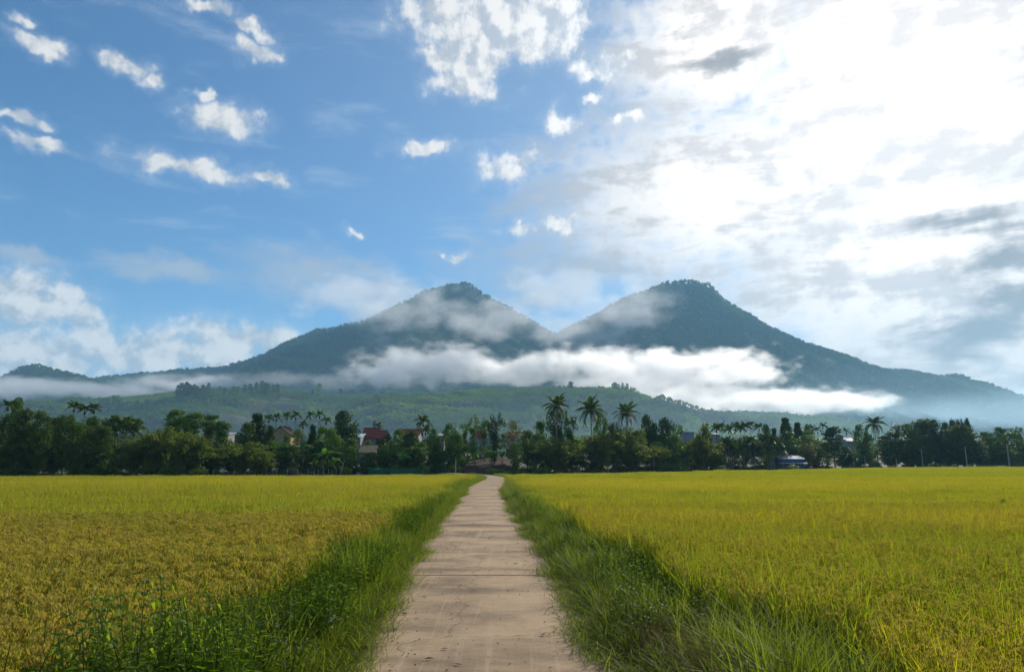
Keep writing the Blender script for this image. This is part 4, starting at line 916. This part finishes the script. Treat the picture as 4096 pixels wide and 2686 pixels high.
for k in range(230):
    px = random.uniform(-350, 4450)
    if 1420 < px < 1450 or 1880 < px < 1975 or 3120 < px < 3240 or (800 < px < 1370 and random.random() < .7): continue
    D = front(px); h = random.uniform(18, 60) * 120 / D
    bush(px, 1900 - h - (D - 110) * .22, random.uniform(50, 110) * 130 / D, random.uniform(-1, 8), '%s bush at the foot of the trees %s' % (['mid green', 'dark', 'light green', 'olive'][k % 4], zone(px)), GU, k)
for px, top, w, off, lab in [(1968, 1862, 60, -3, 'bright broad leaved bush where the lane meets the trees'), (2010, 1872, 80, -2, 'low bush right of the lane end'), (2080, 1876, 90, -2, 'low dense bush further right of the lane end'), (3495, 1828, 52, -2, 'rounded clipped bush below the rightmost coconut palm'),
                             (3460, 1856, 42, -4, 'small bush at the field edge below the rightmost coconut'), (3160, 1852, 80, -5, 'low green bush before the blue house'), (3020, 1862, 40, -4, 'small bush before the areca grove')]:
    bush(px, top, w, off, lab, None, random.randrange(8))
for k, px in enumerate(range(2640, 2800, 22)):
    bush(px, 1832, 40, 6, 'clipped section of the long hedge left of the white building', 'long hedge behind the bamboo fence', 2)

# ------------------------------------------------------------------ houses
def paint(name, c, dirt=.7): return plain(name, c, tuple(q * dirt for q in c), 1.2, .85)
W_white, W_cream, W_grey, W_blue = paint('white_wall', (.30, .295, .275)), paint('cream_wall', (.42, .31, .17)), paint('grey_wall', (.30, .30, .31)), paint('blue_wall', (.06, .15, .30))
W_bluegrey, W_brick = paint('blue_grey_wall', (.28, .34, .42)), paint('brick_wall', (.26, .15, .10))
R_red = plain('red_tiles', (.24, .075, .050), (.12, .045, .035), 2.0, .9, .3, (1, 4, 4)); R_dark = plain('dark_tiles', (.08, .06, .055), (.04, .035, .03), 2, .9)
R_tan = plain('tan_sheet', (.52, .40, .27), (.30, .19, .11), 1.6, .7, .2, (5, .6, .6)); R_tin = plain('tin_sheet', (.42, .45, .48), (.30, .33, .36), 1.0, .65, .1, (4, .5, .5)); R_blue = plain('blue_sheet', (.42, .58, .68), (.32, .46, .56), 1.0, .5, .1, (4, .5, .5))
R_oran = plain('orange_tiles', (.42, .16, .08), (.28, .10, .06), 2.0, .9)
R_brown = plain('brown_tiles', (.14, .065, .045), (.08, .04, .03), 2.0, .9)
glassm = plain('window_glass', (.05, .06, .07), (.03, .035, .04), 1, .15); wood_m = plain('wood', (.20, .12, .07), (.10, .06, .035), 4, .8, .1, (1, 1, 6)); conc_m = plain('post_concrete', (.42, .40, .37), (.28, .26, .23), 5, .9, .2)
def house(px, off, wpx, ridge, eave, label, wm, rm, depth_m=6.0, rz=0.0, along='x', mono=False, doors=1, wins=2, over=.35, cat='house', hip=0.0):
    X, Y = spot(px, off); z0 = gz(X, Y); w = wpx * Y / FPX; ze = CAM_H + ray(px, eave)[1] * Y - z0; zr = CAM_H + ray(px, ridge)[1] * Y - z0
    d = depth_m
    t = empty('house', (X, Y + d / 2, z0), rz); tag(t, label, cat)
    L, Dp = (w, d) if along == 'x' else (d, w)     # ridge runs along L
    b = MB(); hl, hd = L / 2 - over, Dp / 2 - over; h1 = ze + over * (zr - ze) / (Dp / 2) * (0 if mono else 1) - .05
    if mono:
        b.add([(-hl, -hd, -.6), (hl, -hd, -.6), (hl, hd, -.6), (-hl, hd, -.6), (-hl, -hd, ze - .06), (hl, -hd, ze - .06), (hl, hd, zr - .06), (-hl, hd, zr - .06)], [[0, 1, 5, 4], [1, 2, 6, 5], [2, 3, 7, 6], [3, 0, 4, 7], [4, 5, 6, 7]])
    else:
        zr2 = zr - .06
        b.add([(-hl, -hd, -.6), (hl, -hd, -.6), (hl, hd, -.6), (-hl, hd, -.6), (-hl, -hd, h1), (hl, -hd, h1), (hl, hd, h1), (-hl, hd, h1), (-hl, 0, zr2), (hl, 0, zr2)],
              [[0, 1, 5, 4], [2, 3, 7, 6], [1, 2, 6, 9, 5], [3, 0, 4, 8, 7]])
    rot = np.array([[0, -1, 0], [1, 0, 0], [0, 0, 1]]).T if along == 'y' else np.eye(3)
    b.v = [v @ rot for v in b.v]; link('wall', b.mesh('wall', [wm]), t)
    def slope(y0, z0_, y1, z1, nm):
        s = MB(); n = max(3, int(L / .35)); xs = np.linspace(-L / 2, L / 2, 2 * n + 1); zz = .03 * (np.arange(2 * n + 1) % 2)
        top = np.concatenate([np.stack([xs, 0 * xs + y0, zz + z0_], 1), np.stack([xs, 0 * xs + y1, zz + z1], 1)]); m_ = len(xs)
        f = [[i, i + 1, m_ + i + 1, m_ + i] for i in range(m_ - 1)]; o = len(top)
        f += [[o + m_ + i, o + m_ + i + 1, o + i + 1, o + i] for i in range(m_ - 1)] + [[o + i, o + i + 1, i + 1, i] for i in range(m_ - 1)] + [[m_ + i, m_ + i + 1, o + m_ + i + 1, o + m_ + i] for i in range(m_ - 1)] + [[0, m_, o + m_, o], [m_ - 1, o + m_ - 1, o + 2 * m_ - 1, 2 * m_ - 1]]
        s.add(np.concatenate([top, top - [0, 0, .09]]) @ rot, f); return link(nm, s.mesh(nm, [rm]), t)
    if mono: slope(-Dp / 2, ze, Dp / 2, zr, 'roof')
    else:
        slope(-Dp / 2, ze, -.0, zr, 'roof_slope'); slope(.0, zr, Dp / 2, ze, 'roof_slope')
        s = MB(); s.box((0, 0, zr + .05), (L + .05, .22, .10)); s.v = [v @ rot for v in s.v]; link('ridge_cap', s.mesh('ridge_cap', [rm]), t)
    fw = (hl if along == 'x' else hd); fy = -(hd if along == 'x' else hl)
    slots = np.linspace(-fw * .65, fw * .65, max(1, doors + wins)); hh = max(1.0, min(ze, 3.2))
    for i, sx in enumerate(slots):
        if i == len(slots) // 2 and doors:
            s = MB(); s.box((sx, fy - .02, .95), (.9, .08, 2.0)); link('door', s.mesh('door', [wood_m]), t)
        elif wins:
            s = MB(); s.box((sx, fy - .02, hh * .55), (.9, .08, 1.0)); f = link('window', s.mesh('window', [wood_m]), t)
            for q in (-1, 1):
                s = MB(); s.box((sx + q * .2, fy - .065, hh * .55), (.34, .012, .84)); link('pane', s.mesh('pane', [glassm]), f)
    return t
house(1112, 30, 96, 1703, 1741, 'cream gabled house with dark roof under the areca palms', W_cream, R_dark, 8, along='y', wins=2, doors=0)
h = house(1473, 34, 66, 1708, 1752, 'tall red roofed white house behind the tan shed', W_white, R_red, 7)
house(1521, 33, 34, 1718, 1753, 'lower red roofed annex right of the tall red roof', W_grey, R_red, 7, wins=1, doors=0)
house(1410, 30, 64, 1730, 1747, 'house with pale blue metal roof left of the red roof', W_white, R_blue, 5, mono=True)
house(1466, 9, 68, 1780, 1808, 'small shed with tan rusty sheet roof among the garden trees', W_grey, R_tan, 4.5, wins=1, cat='shed')
house(1635, 32, 82, 1713, 1739, 'long house with red tiled roof behind the banana plants', W_grey, R_red, 7)
house(1764, 26, 30, 1730, 1742, 'tiny white roofed hut right of the long red roof', W_grey, R_tin, 4, mono=True, cat='hut')
house(1934, 26, 70, 1714, 1748, 'grey house with red roof beside the thin trees', W_bluegrey, R_red, 7, rz=.55, along='y')
house(1840, 12, 46, 1760, 1778, 'low open hut with brown roof above the soil bank', W_brick, R_brown, 4, wins=0, cat='hut')
house(2046, 36, 54, 1729, 1744, 'house with dull red roof behind the brownish tree', W_white, R_red, 6)
house(890, 40, 32, 1726, 1737, 'house with bright white roof behind the left bamboo', W_white, R_tin, 5, mono=True)
house(3165, 14, 92, 1789, 1819, 'old house with dark red roof behind the blue house', W_brick, R_brown, 6, rz=-.2)
house(3418, 32, 42, 1747, 1763, 'house with white roof right of the layered tree', W_white, R_tin, 6, mono=True)
house(3955, 26, 48, 1761, 1776, 'house with orange roof near the right edge', W_white, R_oran, 6)
house(2878, 24, 26, 1728, 1736, 'white walled house seen between the areca stems', W_white, R_tin, 6, mono=True, wins=1, doors=0)
hb = house(3172, -2, 98, 1820, 1834, 'low blue walled house with tin roof at the field edge', W_blue, R_tin, 5, mono=True, wins=2)
for sx in (-2.6, -.4, 1.6, 3.4):
    s = MB(); s.tube([(sx, -3.4, -.4), (sx, -3.4, 1.9)], .07, 6); link('porch_post', s.mesh('porch_post', [wood_m]), hb)
s = MB(); s.box((0, -3.05, 2.0), (8.6, 1.3, .07), tilt=.2); link('porch_roof', s.mesh('porch_roof', [R_tin]), hb)
# flat roofed building
X, Y = spot(2757, 26); z0 = gz(X, Y); t = empty('building', (X, Y + 3, z0)); tag(t, 'flat roofed white and grey building behind the middle bamboo', 'building')
wd = 46 * Y / FPX; zt = CAM_H + ray(2757, 1730)[1] * Y - z0
s = MB(); s.box((0, 0, zt / 2 - .3), (wd, 6, zt + .6)); link('wall', s.mesh('wall', [W_bluegrey]), t)
s = MB(); s.box((0, 0, zt + .12), (wd + .5, 6.5, .3)); link('parapet', s.mesh('parapet', [W_white]), t)
s = MB(); s.box((wd * .3, -3.3, zt * .35), (wd * .8, 1.2, .2)); link('balcony', s.mesh('balcony', [W_white]), t)
for q in (-.25, .25):
    for zz in (.25, .7):
        s = MB(); s.box((q * wd, -3.02, zt * zz), (.8, .08, 1.1)); f = link('window', s.mesh('window', [W_white]), t)
        s = MB(); s.box((q * wd, -3.07, zt * zz), (.6, .02, .9)); link('pane', s.mesh('pane', [glassm]), f)
# mast beside the red roofed house
X, Y = spot(1491, 40); z0 = gz(X, Y); zt = CAM_H + ray(1491, 1681)[1] * Y - z0
t = empty('mast', (X, Y, z0)); tag(t, 'thin dark mast standing above the red roof', 'mast'); iron = plain('iron', (.05, .045, .04), None, 3, .7)
s = MB(); s.tube([(0, 0, 0), (0, 0, zt)], .10, 6); link('pole', s.mesh('pole', [iron]), t)
for zz, r0 in ((zt - .3, .35), (zt - 1.0, .42)):
    s = MB(); s.tube([(0, 0, zz - .1), (0, 0, zz + .1)], r0, 8); link('platform', s.mesh('platform', [iron]), t)

# ------------------------------------------------------------------ fences, poles, wires
def pole(px, top, off, label, r0=.10, lean=0.0, mt=None, arm=False, cat='pole'):
    X, Y = spot(px, off); z0 = gz(X, Y); H = CAM_H + ray(px, top)[1] * Y - z0; t = empty('utility_pole' if arm else 'post_pole', (X, Y, z0)); tag(t, label, cat)
    s = MB(); s.tube([(0, 0, -.3), (lean * .5, 0, H * .5), (lean, 0, H)], [r0 * 1.25, r0, r0 * .75], 8); link('shaft', s.mesh('shaft', [mt or conc_m]), t)
    if arm:
        s = MB(); s.box((0, 0, H - .5), (1.7, .12, .12)); a = link('cross_arm', s.mesh('cross_arm', [wood_m]), t)
        for q in (-.7, 0, .7):
            s = MB(); s.tube([(q, 0, H - .44), (q, 0, H - .36), (q, 0, H - .24)], [.05, .07, .03], 6); link('insulator', s.mesh('insulator', [W_white]), a)
    else:
        s = MB(); s.box((lean, 0, H + .03), (r0 * 1.6, r0 * 1.6, .06)); link('cap', s.mesh('cap', [conc_m]), t)
    return np.array([X, Y, z0 + H])
pole(1823, 1833, -2, 'pale concrete pole beside the lane end', .09); pole(2615, 1835, 0, 'white concrete pole before the hedge', .09); pole(3586, 1833, -6, 'short grey pole at the right field edge', .14)
pole(3460, 1824, -3, 'thin grey post below the rightmost coconut palm', .11); pole(1362, 1841, -1, 'pale leaning pole at the right end of the fence', .07, .75)
pA = pole(3867, 1785, -8, 'tall utility pole before the right acacia block', .16, arm=True); pB = pole(4036, 1774, -10, 'tall utility pole near the right picture edge', .20, arm=True)
pC = pole(4300, 1766, -12, 'tall utility pole just past the right picture edge', .20, arm=True); pD = pole(3690, 1793, -4, 'thin dark utility pole among the right acacias', .13, arm=True)
for a, b2, lab in ((pD, pA, 'power cables before the right acacia block'), (pA, pB, 'power cables between the two right utility poles'), (pB, pC, 'power cables at the right picture edge')):
    t = empty('power_cables', tuple((a + b2) / 2)); tag(t, lab, 'cable')
    for q in (-.7, 0, .7):
        u = np.linspace(0, 1, 9)[:, None]; P3 = a + (b2 - a) * u; P3[:, 0] += q; P3[:, 2] += -.22 - 1.0 * 4 * u[:, 0] * (1 - u[:, 0]); s = MB(); s.tube(P3 - (a + b2) / 2, .018, 4); link('cable', s.mesh('cable', [iron]), t)
def fence(pxs, off, h, label, mt, r0, rails, rr, railm, net=None):
    pts = [np.array([*spot(px, off), 0]) for px in pxs]
    for q in pts: q[2] = gz(q[0], q[1])
    t = empty('fence', tuple(pts[0])); tag(t, label, 'fence')
    for q in pts:
        s = MB(); s.box((0, 0, h / 2 - .1), (r0, r0, h + .2), rz=.2); link('post', s.mesh('post', [mt]), t, tuple(q - pts[0]))
    for rz_ in rails:
        s = MB(); s.tube([q - pts[0] + [0, -r0 * .6, h * rz_] for q in pts], rr, 4); link('rail' if rr > .015 else 'wire', s.mesh('rail', [railm]), t)
    if net:
        for a, b2 in zip(pts[:-1], pts[1:]):
            n = 8; u = np.linspace(0, 1, n + 1); s = MB(); A = a - pts[0]; D = b2 - a
            for i in range(n):
                for zz in np.arange(0, h, .12):
                    p0, p1 = A + D * u[i], A + D * u[i + 1]; sag = .18 * math.sin(pi * (u[i] + .06)); z1 = min(zz + .08, h - sag)
                    if z1 > zz: s.quads([[p0 + [0, .03, zz], p1 + [0, .03, zz], p1 + [0, .03, z1], p0 + [0, .03, z1]]])
            o = link('net', s.mesh('net', [net]), t)
    return t
wire_m = plain('wire', (.10, .10, .10), None, 2, .5)
fence([775, 816, 857, 899, 941, 984, 1025, 1067, 1108, 1151, 1192, 1234, 1275, 1316, 1348], 1.5, 1.1, 'wire fence with pale concrete posts at the left field edge', conc_m, .11, (.35, .65, .92), .008, wire_m)
fence([1476, 1512, 1556, 1600, 1645, 1680], -1, 1.35, 'green net fence left of the lane end', wood_m, .07, (.95,), .01, wire_m, leafmat('green_net', (.02, .16, .10), (.03, .20, .13), .4, nscale=.5))
fence(list(range(2340, 2520, 14)), 1, 1.0, 'rough bamboo fence between the central bamboo clumps', wood_m, .06, (.4, .8), .028, wood_m)
fence(list(range(2575, 2800, 15)), 2.5, 1.1, 'rough bamboo fence before the long hedge', wood_m, .06, (.35, .75), .028, wood_m)
fence([3185, 3207, 3250, 3271, 3290], -4, 2.6, 'row of bare tall posts right of the blue house', wood_m, .20, (.1,), .03, wood_m)
fence(list(range(3540, 3960, 13)), -5, .9, 'low bamboo fence along the right acacia block', wood_m, .06, (.4, .8), .03, wood_m)

# bare soil bank, drive, felled pile
def patch(name, px0, px1, o0, o1, dz, mt, lab, amp=.25, n=26):
    A, O = np.meshgrid(np.linspace(px0, px1, n), np.linspace(o0, o1, n)); Y = np.interp(A, FX, FD) + O; X = (A - 2048) * Y * cos(TILT) / FPX
    e = np.clip(np.minimum.reduce([(A - px0), (px1 - A)]) / (px1 - px0) * 6, 0, 1) * np.clip(np.minimum(O - o0, o1 - O) / (o1 - o0) * 6, 0, 1)
    Z = -.2 + rise(X, Y) + .3 + dz * e - .55 * (1 - e) + amp * e * (fbm(X, Y, .5, 4, 5) - .5)
    tag(link(name, grid_mesh(name, X, Y, Z, [mt])), lab, 'ground', kind='structure')
patch('soil_bank', 1785, 2065, .5, 34, 1.3, plain('brown_soil', (.062, .040, .030), (.035, .028, .020), .9, .95, .5), 'bare brown soil bank behind the lane end')
patch('drive', 1424, 1450, -3, 26, .05, plain('drive_earth', (.30, .25, .20), (.20, .16, .12), .9, .95), 'pale drive leading up to the tan shed', .05, 12)
patch('dirt_heap', 1168, 1192, 1.5, 3.5, .35, plain('red_earth', (.16, .075, .045), (.10, .05, .03), 2, .95, .4), 'small heap of red earth behind the fence', .2, 10)

# ------------------------------------------------------------------ single tall trees on the hills
GH = 'tall single trees on the foothills'
def hilltree(px, D, H, wpx, kd, lab, grp, fn=near_f):
    X = ray(px, 1845)[0] * D; z0 = float(fn(np.array([X]), np.array([float(D)]))[0]) - .5; cr, tr, w = KIND[kd]; v = random.randrange(len(cr)); s = wpx * D / FPX / w
    t = empty('hill_tree', (X, D, z0), random.uniform(0, 6.28)); tag(t, lab, 'tree', grp); link('trunk', tr[v], t, s=(H * .8, H * .8, H)); link('crown', cr[v], t, s=(s, s, H))
for i in range(12): hilltree(688 + i * 11 + random.uniform(-4, 4), random.uniform(935, 975), random.uniform(20, 27), random.uniform(20, 28), 'acacia', 'tall dark tree in the tight clump on the left foothill ridge', 'clump of tall trees on the left ridge')
for i in range(8): hilltree(828 + i * 14 + random.uniform(-5, 5), random.uniform(985, 1020), random.uniform(15, 23), random.uniform(14, 22), 'slender', 'slim tall tree right of the tight clump on the left ridge', 'slim trees on the left ridge')
for i in range(9): hilltree(960 + i * 16 + random.uniform(-5, 5), random.uniform(1060, 1100), random.uniform(14, 22), random.uniform(16, 24), 'acacia', 'tall tree on the ridge above the felled strip', 'trees above the felled strip')
for i in range(10): hilltree(410 + i * 19 + random.uniform(-5, 5), random.uniform(880, 905), random.uniform(13, 20), random.uniform(18, 26), 'round' if i < 5 else 'acacia', 'dark tree in the row below the left ridge', 'dark row of trees on the left hillside')
for i in range(8): hilltree(2460 + i * 12 + random.uniform(-4, 4), 1140, random.uniform(10, 17), random.uniform(16, 26), 'garden', 'dark tree in the copse on the right hilltop', 'copse on the right hilltop')
for px, H, w, kd, lab in [(256, 12, 28, 'round', 'lone round tree on the far left ridge'), (1262, 24, 30, 'light', 'tall airy tree on the ridge left of the fog'), (1352, 18, 26, 'feather', 'flat topped tree on the middle ridge'), (1398, 16, 22, 'feather', 'second flat topped tree on the middle ridge'),
                          (2288, 16, 24, 'round', 'lone dark tree on the bright right hilltop'), (2563, 11, 10, 'slender', 'tiny thin tree right of the hilltop copse'), (1235, 12, 16, 'conic', 'small dark tree left of the tall airy one'), (1520, 10, 14, 'round', 'small round tree on the middle ridge')]:
    hilltree(px, 1140, H, w, kd, lab, GH)

# ------------------------------------------------------------------ foreground weeds
stemG = plain('weed_stem', (.15, .19, .03), (.10, .14, .02), 4, .8)
hyptisL = leafmat('bushy_weed_leaf', (.150, .225, .018), (.195, .270, .028), .62, nscale=2.0, tone=(1.2, 1.3, .5))
headG = plain('seed_head', (.26, .28, .08), (.17, .19, .05), 8, .8)
lilac = leafmat('lilac_petal', (.48, .44, .60), (.66, .62, .72), .3, nscale=3, tone=(1, 1, 1))
def hyptis(seed):
    r = np.random.default_rng(seed); b = MB(); z = np.linspace(0, 1, 6); x = np.cumsum(r.normal(0, .018, 6)); y = np.cumsum(r.normal(0, .018, 6))
    b.tube(np.stack([x, y, z], 1), np.linspace(.009, .004, 6), 5, 1)
    for k in range(13):
        t = .16 + .82 * k / 12; px_, py_ = np.interp(t, z, x), np.interp(t, z, y); a0 = k * pi / 2 + r.normal(0, .2)
        for s in (0, pi):
            a = a0 + s; L = .20 * (1.2 - .7 * t) * r.uniform(.75, 1.2); d = np.array([cos(a), sin(a), .28]); sd = np.array([-sin(a), cos(a), 0]); p0 = np.array([px_, py_, t])
            m1, m2, e = p0 + d * L * .35, p0 + d * L * .7 + [0, 0, -.01], p0 + d * L + [0, 0, -.06 * r.uniform(.5, 1.6)]; w = L * .25
            b.quads([[p0, m1 + sd * w, m1 + [0, 0, -.006], p0], [p0, m1 + [0, 0, -.006], m1 - sd * w, p0]][:0] + [[p0, m1 + sd * w, m2 + sd * w * .8, m2], [p0, m2, m2 - sd * w * .8, m1 - sd * w], [m2, m2 + sd * w * .8, e, m2 - sd * w * .8]], 0)
            if t > .45:
                q = p0 + np.array([cos(a), sin(a), .3]) * .022; n = 5
                b.tube([q - [0, 0, .011], q - [0, 0, .004], q + [0, 0, .006], q + [0, 0, .012]], [.006, .014, .013, .005], n, 2)
    return b.mesh('stem', [hyptisL, stemG, headG])
HY = [hyptis(k) for k in range(5)]
t = empty('bushy_weed', (-3.15, 6.3, -.15)); tag(t, 'tall bushy weed with round seed heads at the lower left', 'weed')
for k in range(34):
    a = k * 2.4; q = .72 * math.sqrt((k + .5) / 34); hh = random.uniform(.82, 1.18) * (1 - .28 * (q / .72) ** 2)
    link('stem', HY[k % 5], t, (q * cos(a) * 1.15, q * sin(a) * .7, 0), (random.gauss(0, .08) - .12 * sin(a) * q, random.gauss(0, .08) + .16 * cos(a) * q, random.uniform(0, 6.28)), (hh, hh, hh * 1.3))
FS = [weed(.62, 7, 9, .06, 'stems') for k in range(4)]
def flower():
    b = MB()
    for k in range(6):
        c_ = rng.normal(0, .011, 3); q = .0062
        b.add(np.array([(q, 0, 0), (-q, 0, 0), (0, q, 0), (0, -q, 0), (0, 0, q), (0, 0, -q)]) + c_, [[0, 2, 4], [2, 1, 4], [1, 3, 4], [3, 0, 4], [2, 0, 5], [1, 2, 5], [3, 1, 5], [0, 3, 5]])
    return b.mesh('flower_head', [lilac])
FH = [flower() for k in range(3)]
FL = [(1085, 2290), (1105, 2262), (1000, 2395), (1040, 2460), (1020, 2480), (945, 2450), (925, 2500), (1110, 2525), (1155, 2440), (1190, 2405), (1250, 2420), (1290, 2450), (1235, 2380), (1330, 2340), (1310, 2470), (1130, 2580), (850, 2590), (1260, 2530), (440, 2520), (430, 2540), (520, 2610), (560, 2575), (410, 2480),
      (1420, 2240), (1490, 2170)]
FR = [(2440, 2220), (2480, 2210), (2520, 2190), (2400, 2140), (2450, 2110), (2540, 2395), (2560, 2400), (3010, 2650), (3060, 2655), (3180, 2640), (3380, 2660), (2960, 2668), (2600, 2450), (2340, 2090)]
for sd, lst in (('left', FL), ('right', FR)):
    for px, py in lst:
        D = depth(py, .42); X = ray(px, py)[0] * D
        t = empty('flowering_weed', (X, D, -.16), random.uniform(0, 6.28), random.uniform(.8, 1.05)); tag(t, 'weed with tiny lilac flowers in the %s verge %s' % (sd, 'near the camera' if D < 8.2 else 'a few steps down the lane'), 'weed', 'lilac flowering weeds on the ' + sd)
        link('stems', random.choice(FS), t)
        for k in range(5):
            a = random.uniform(0, 6.28); q = random.uniform(.02, .24); link('flower_head', random.choice(FH), t, (q * cos(a), q * sin(a), random.uniform(.45, .66)), (random.uniform(0, 3), 0, a))
for px, py, w, lab in [(3905, 1990, .7, 'left one of two dark weeds standing out of the right field'), (4010, 1984, .9, 'right one of two dark weeds standing out of the right field'), (880, 2030, .55, 'small dark weed at the edge of the golden rice')]:
    D = depth(py, .85); X = ray(px, py)[0] * D; o = link('field_weed', BUSH[0], None, (X, D, -.2), (0, 0, 1), (w * .8, w * .8, 1.1)); tag(o, lab, 'weed')

# grit and dead leaves on the lane
grit_m = plain('grit', (.22, .18, .14), (.10, .08, .06), 30, .9); litter_m = plain('dead_leaf', (.20, .12, .06), (.10, .06, .03), 20, .9)
def stone(seed):
    r = np.random.default_rng(seed); b = MB(); v = np.array([(1, 0, 0), (-1, 0, 0), (0, 1, 0), (0, -1, 0), (0, 0, .7), (0, 0, -.4)], float) * r.uniform(.7, 1.2, (6, 3)) * .012
    b.add(v, [[0, 2, 4], [2, 1, 4], [1, 3, 4], [3, 0, 4], [2, 0, 5], [1, 2, 5], [3, 1, 5], [0, 3, 5]]); return b.mesh('grit', [grit_m])
def deadleaf(seed):
    r = np.random.default_rng(seed); b = MB(); b.quads([[(-.05, 0, .004), (0, -.016, .010), (.05, 0, .005), (0, .016, .014)]]); b.quads([[(.05, 0, .005), (.12, .002, .004), (.12, .005, .004), (.05, .003, .006)]]); return b.mesh('litter', [litter_m])
grit_c = proto_coll('grit', [stone(k) for k in range(4)] + [deadleaf(k) for k in range(2)])
n = 1500; ys = 3 + 45 * rng.uniform(0, 1, n) ** 1.6; e = np.sign(rng.uniform(-1, 1, n)) * (1 - rng.uniform(0, 1, n) ** 2.2 * .95); xs = road_c(ys) + e * ROAD_W * .5
tag(scatter('lane_grit', np.stack([xs, ys, .022 - .014 * e ** 2], 1), grit_c, 6, rng.uniform(.5, 1.5, n), vid=np.where(rng.uniform(0, 1, n) < .9, rng.integers(0, 4, n), rng.integers(4, 6, n))), 'grit and dead leaves lying on the concrete lane', 'grit', kind='stuff')
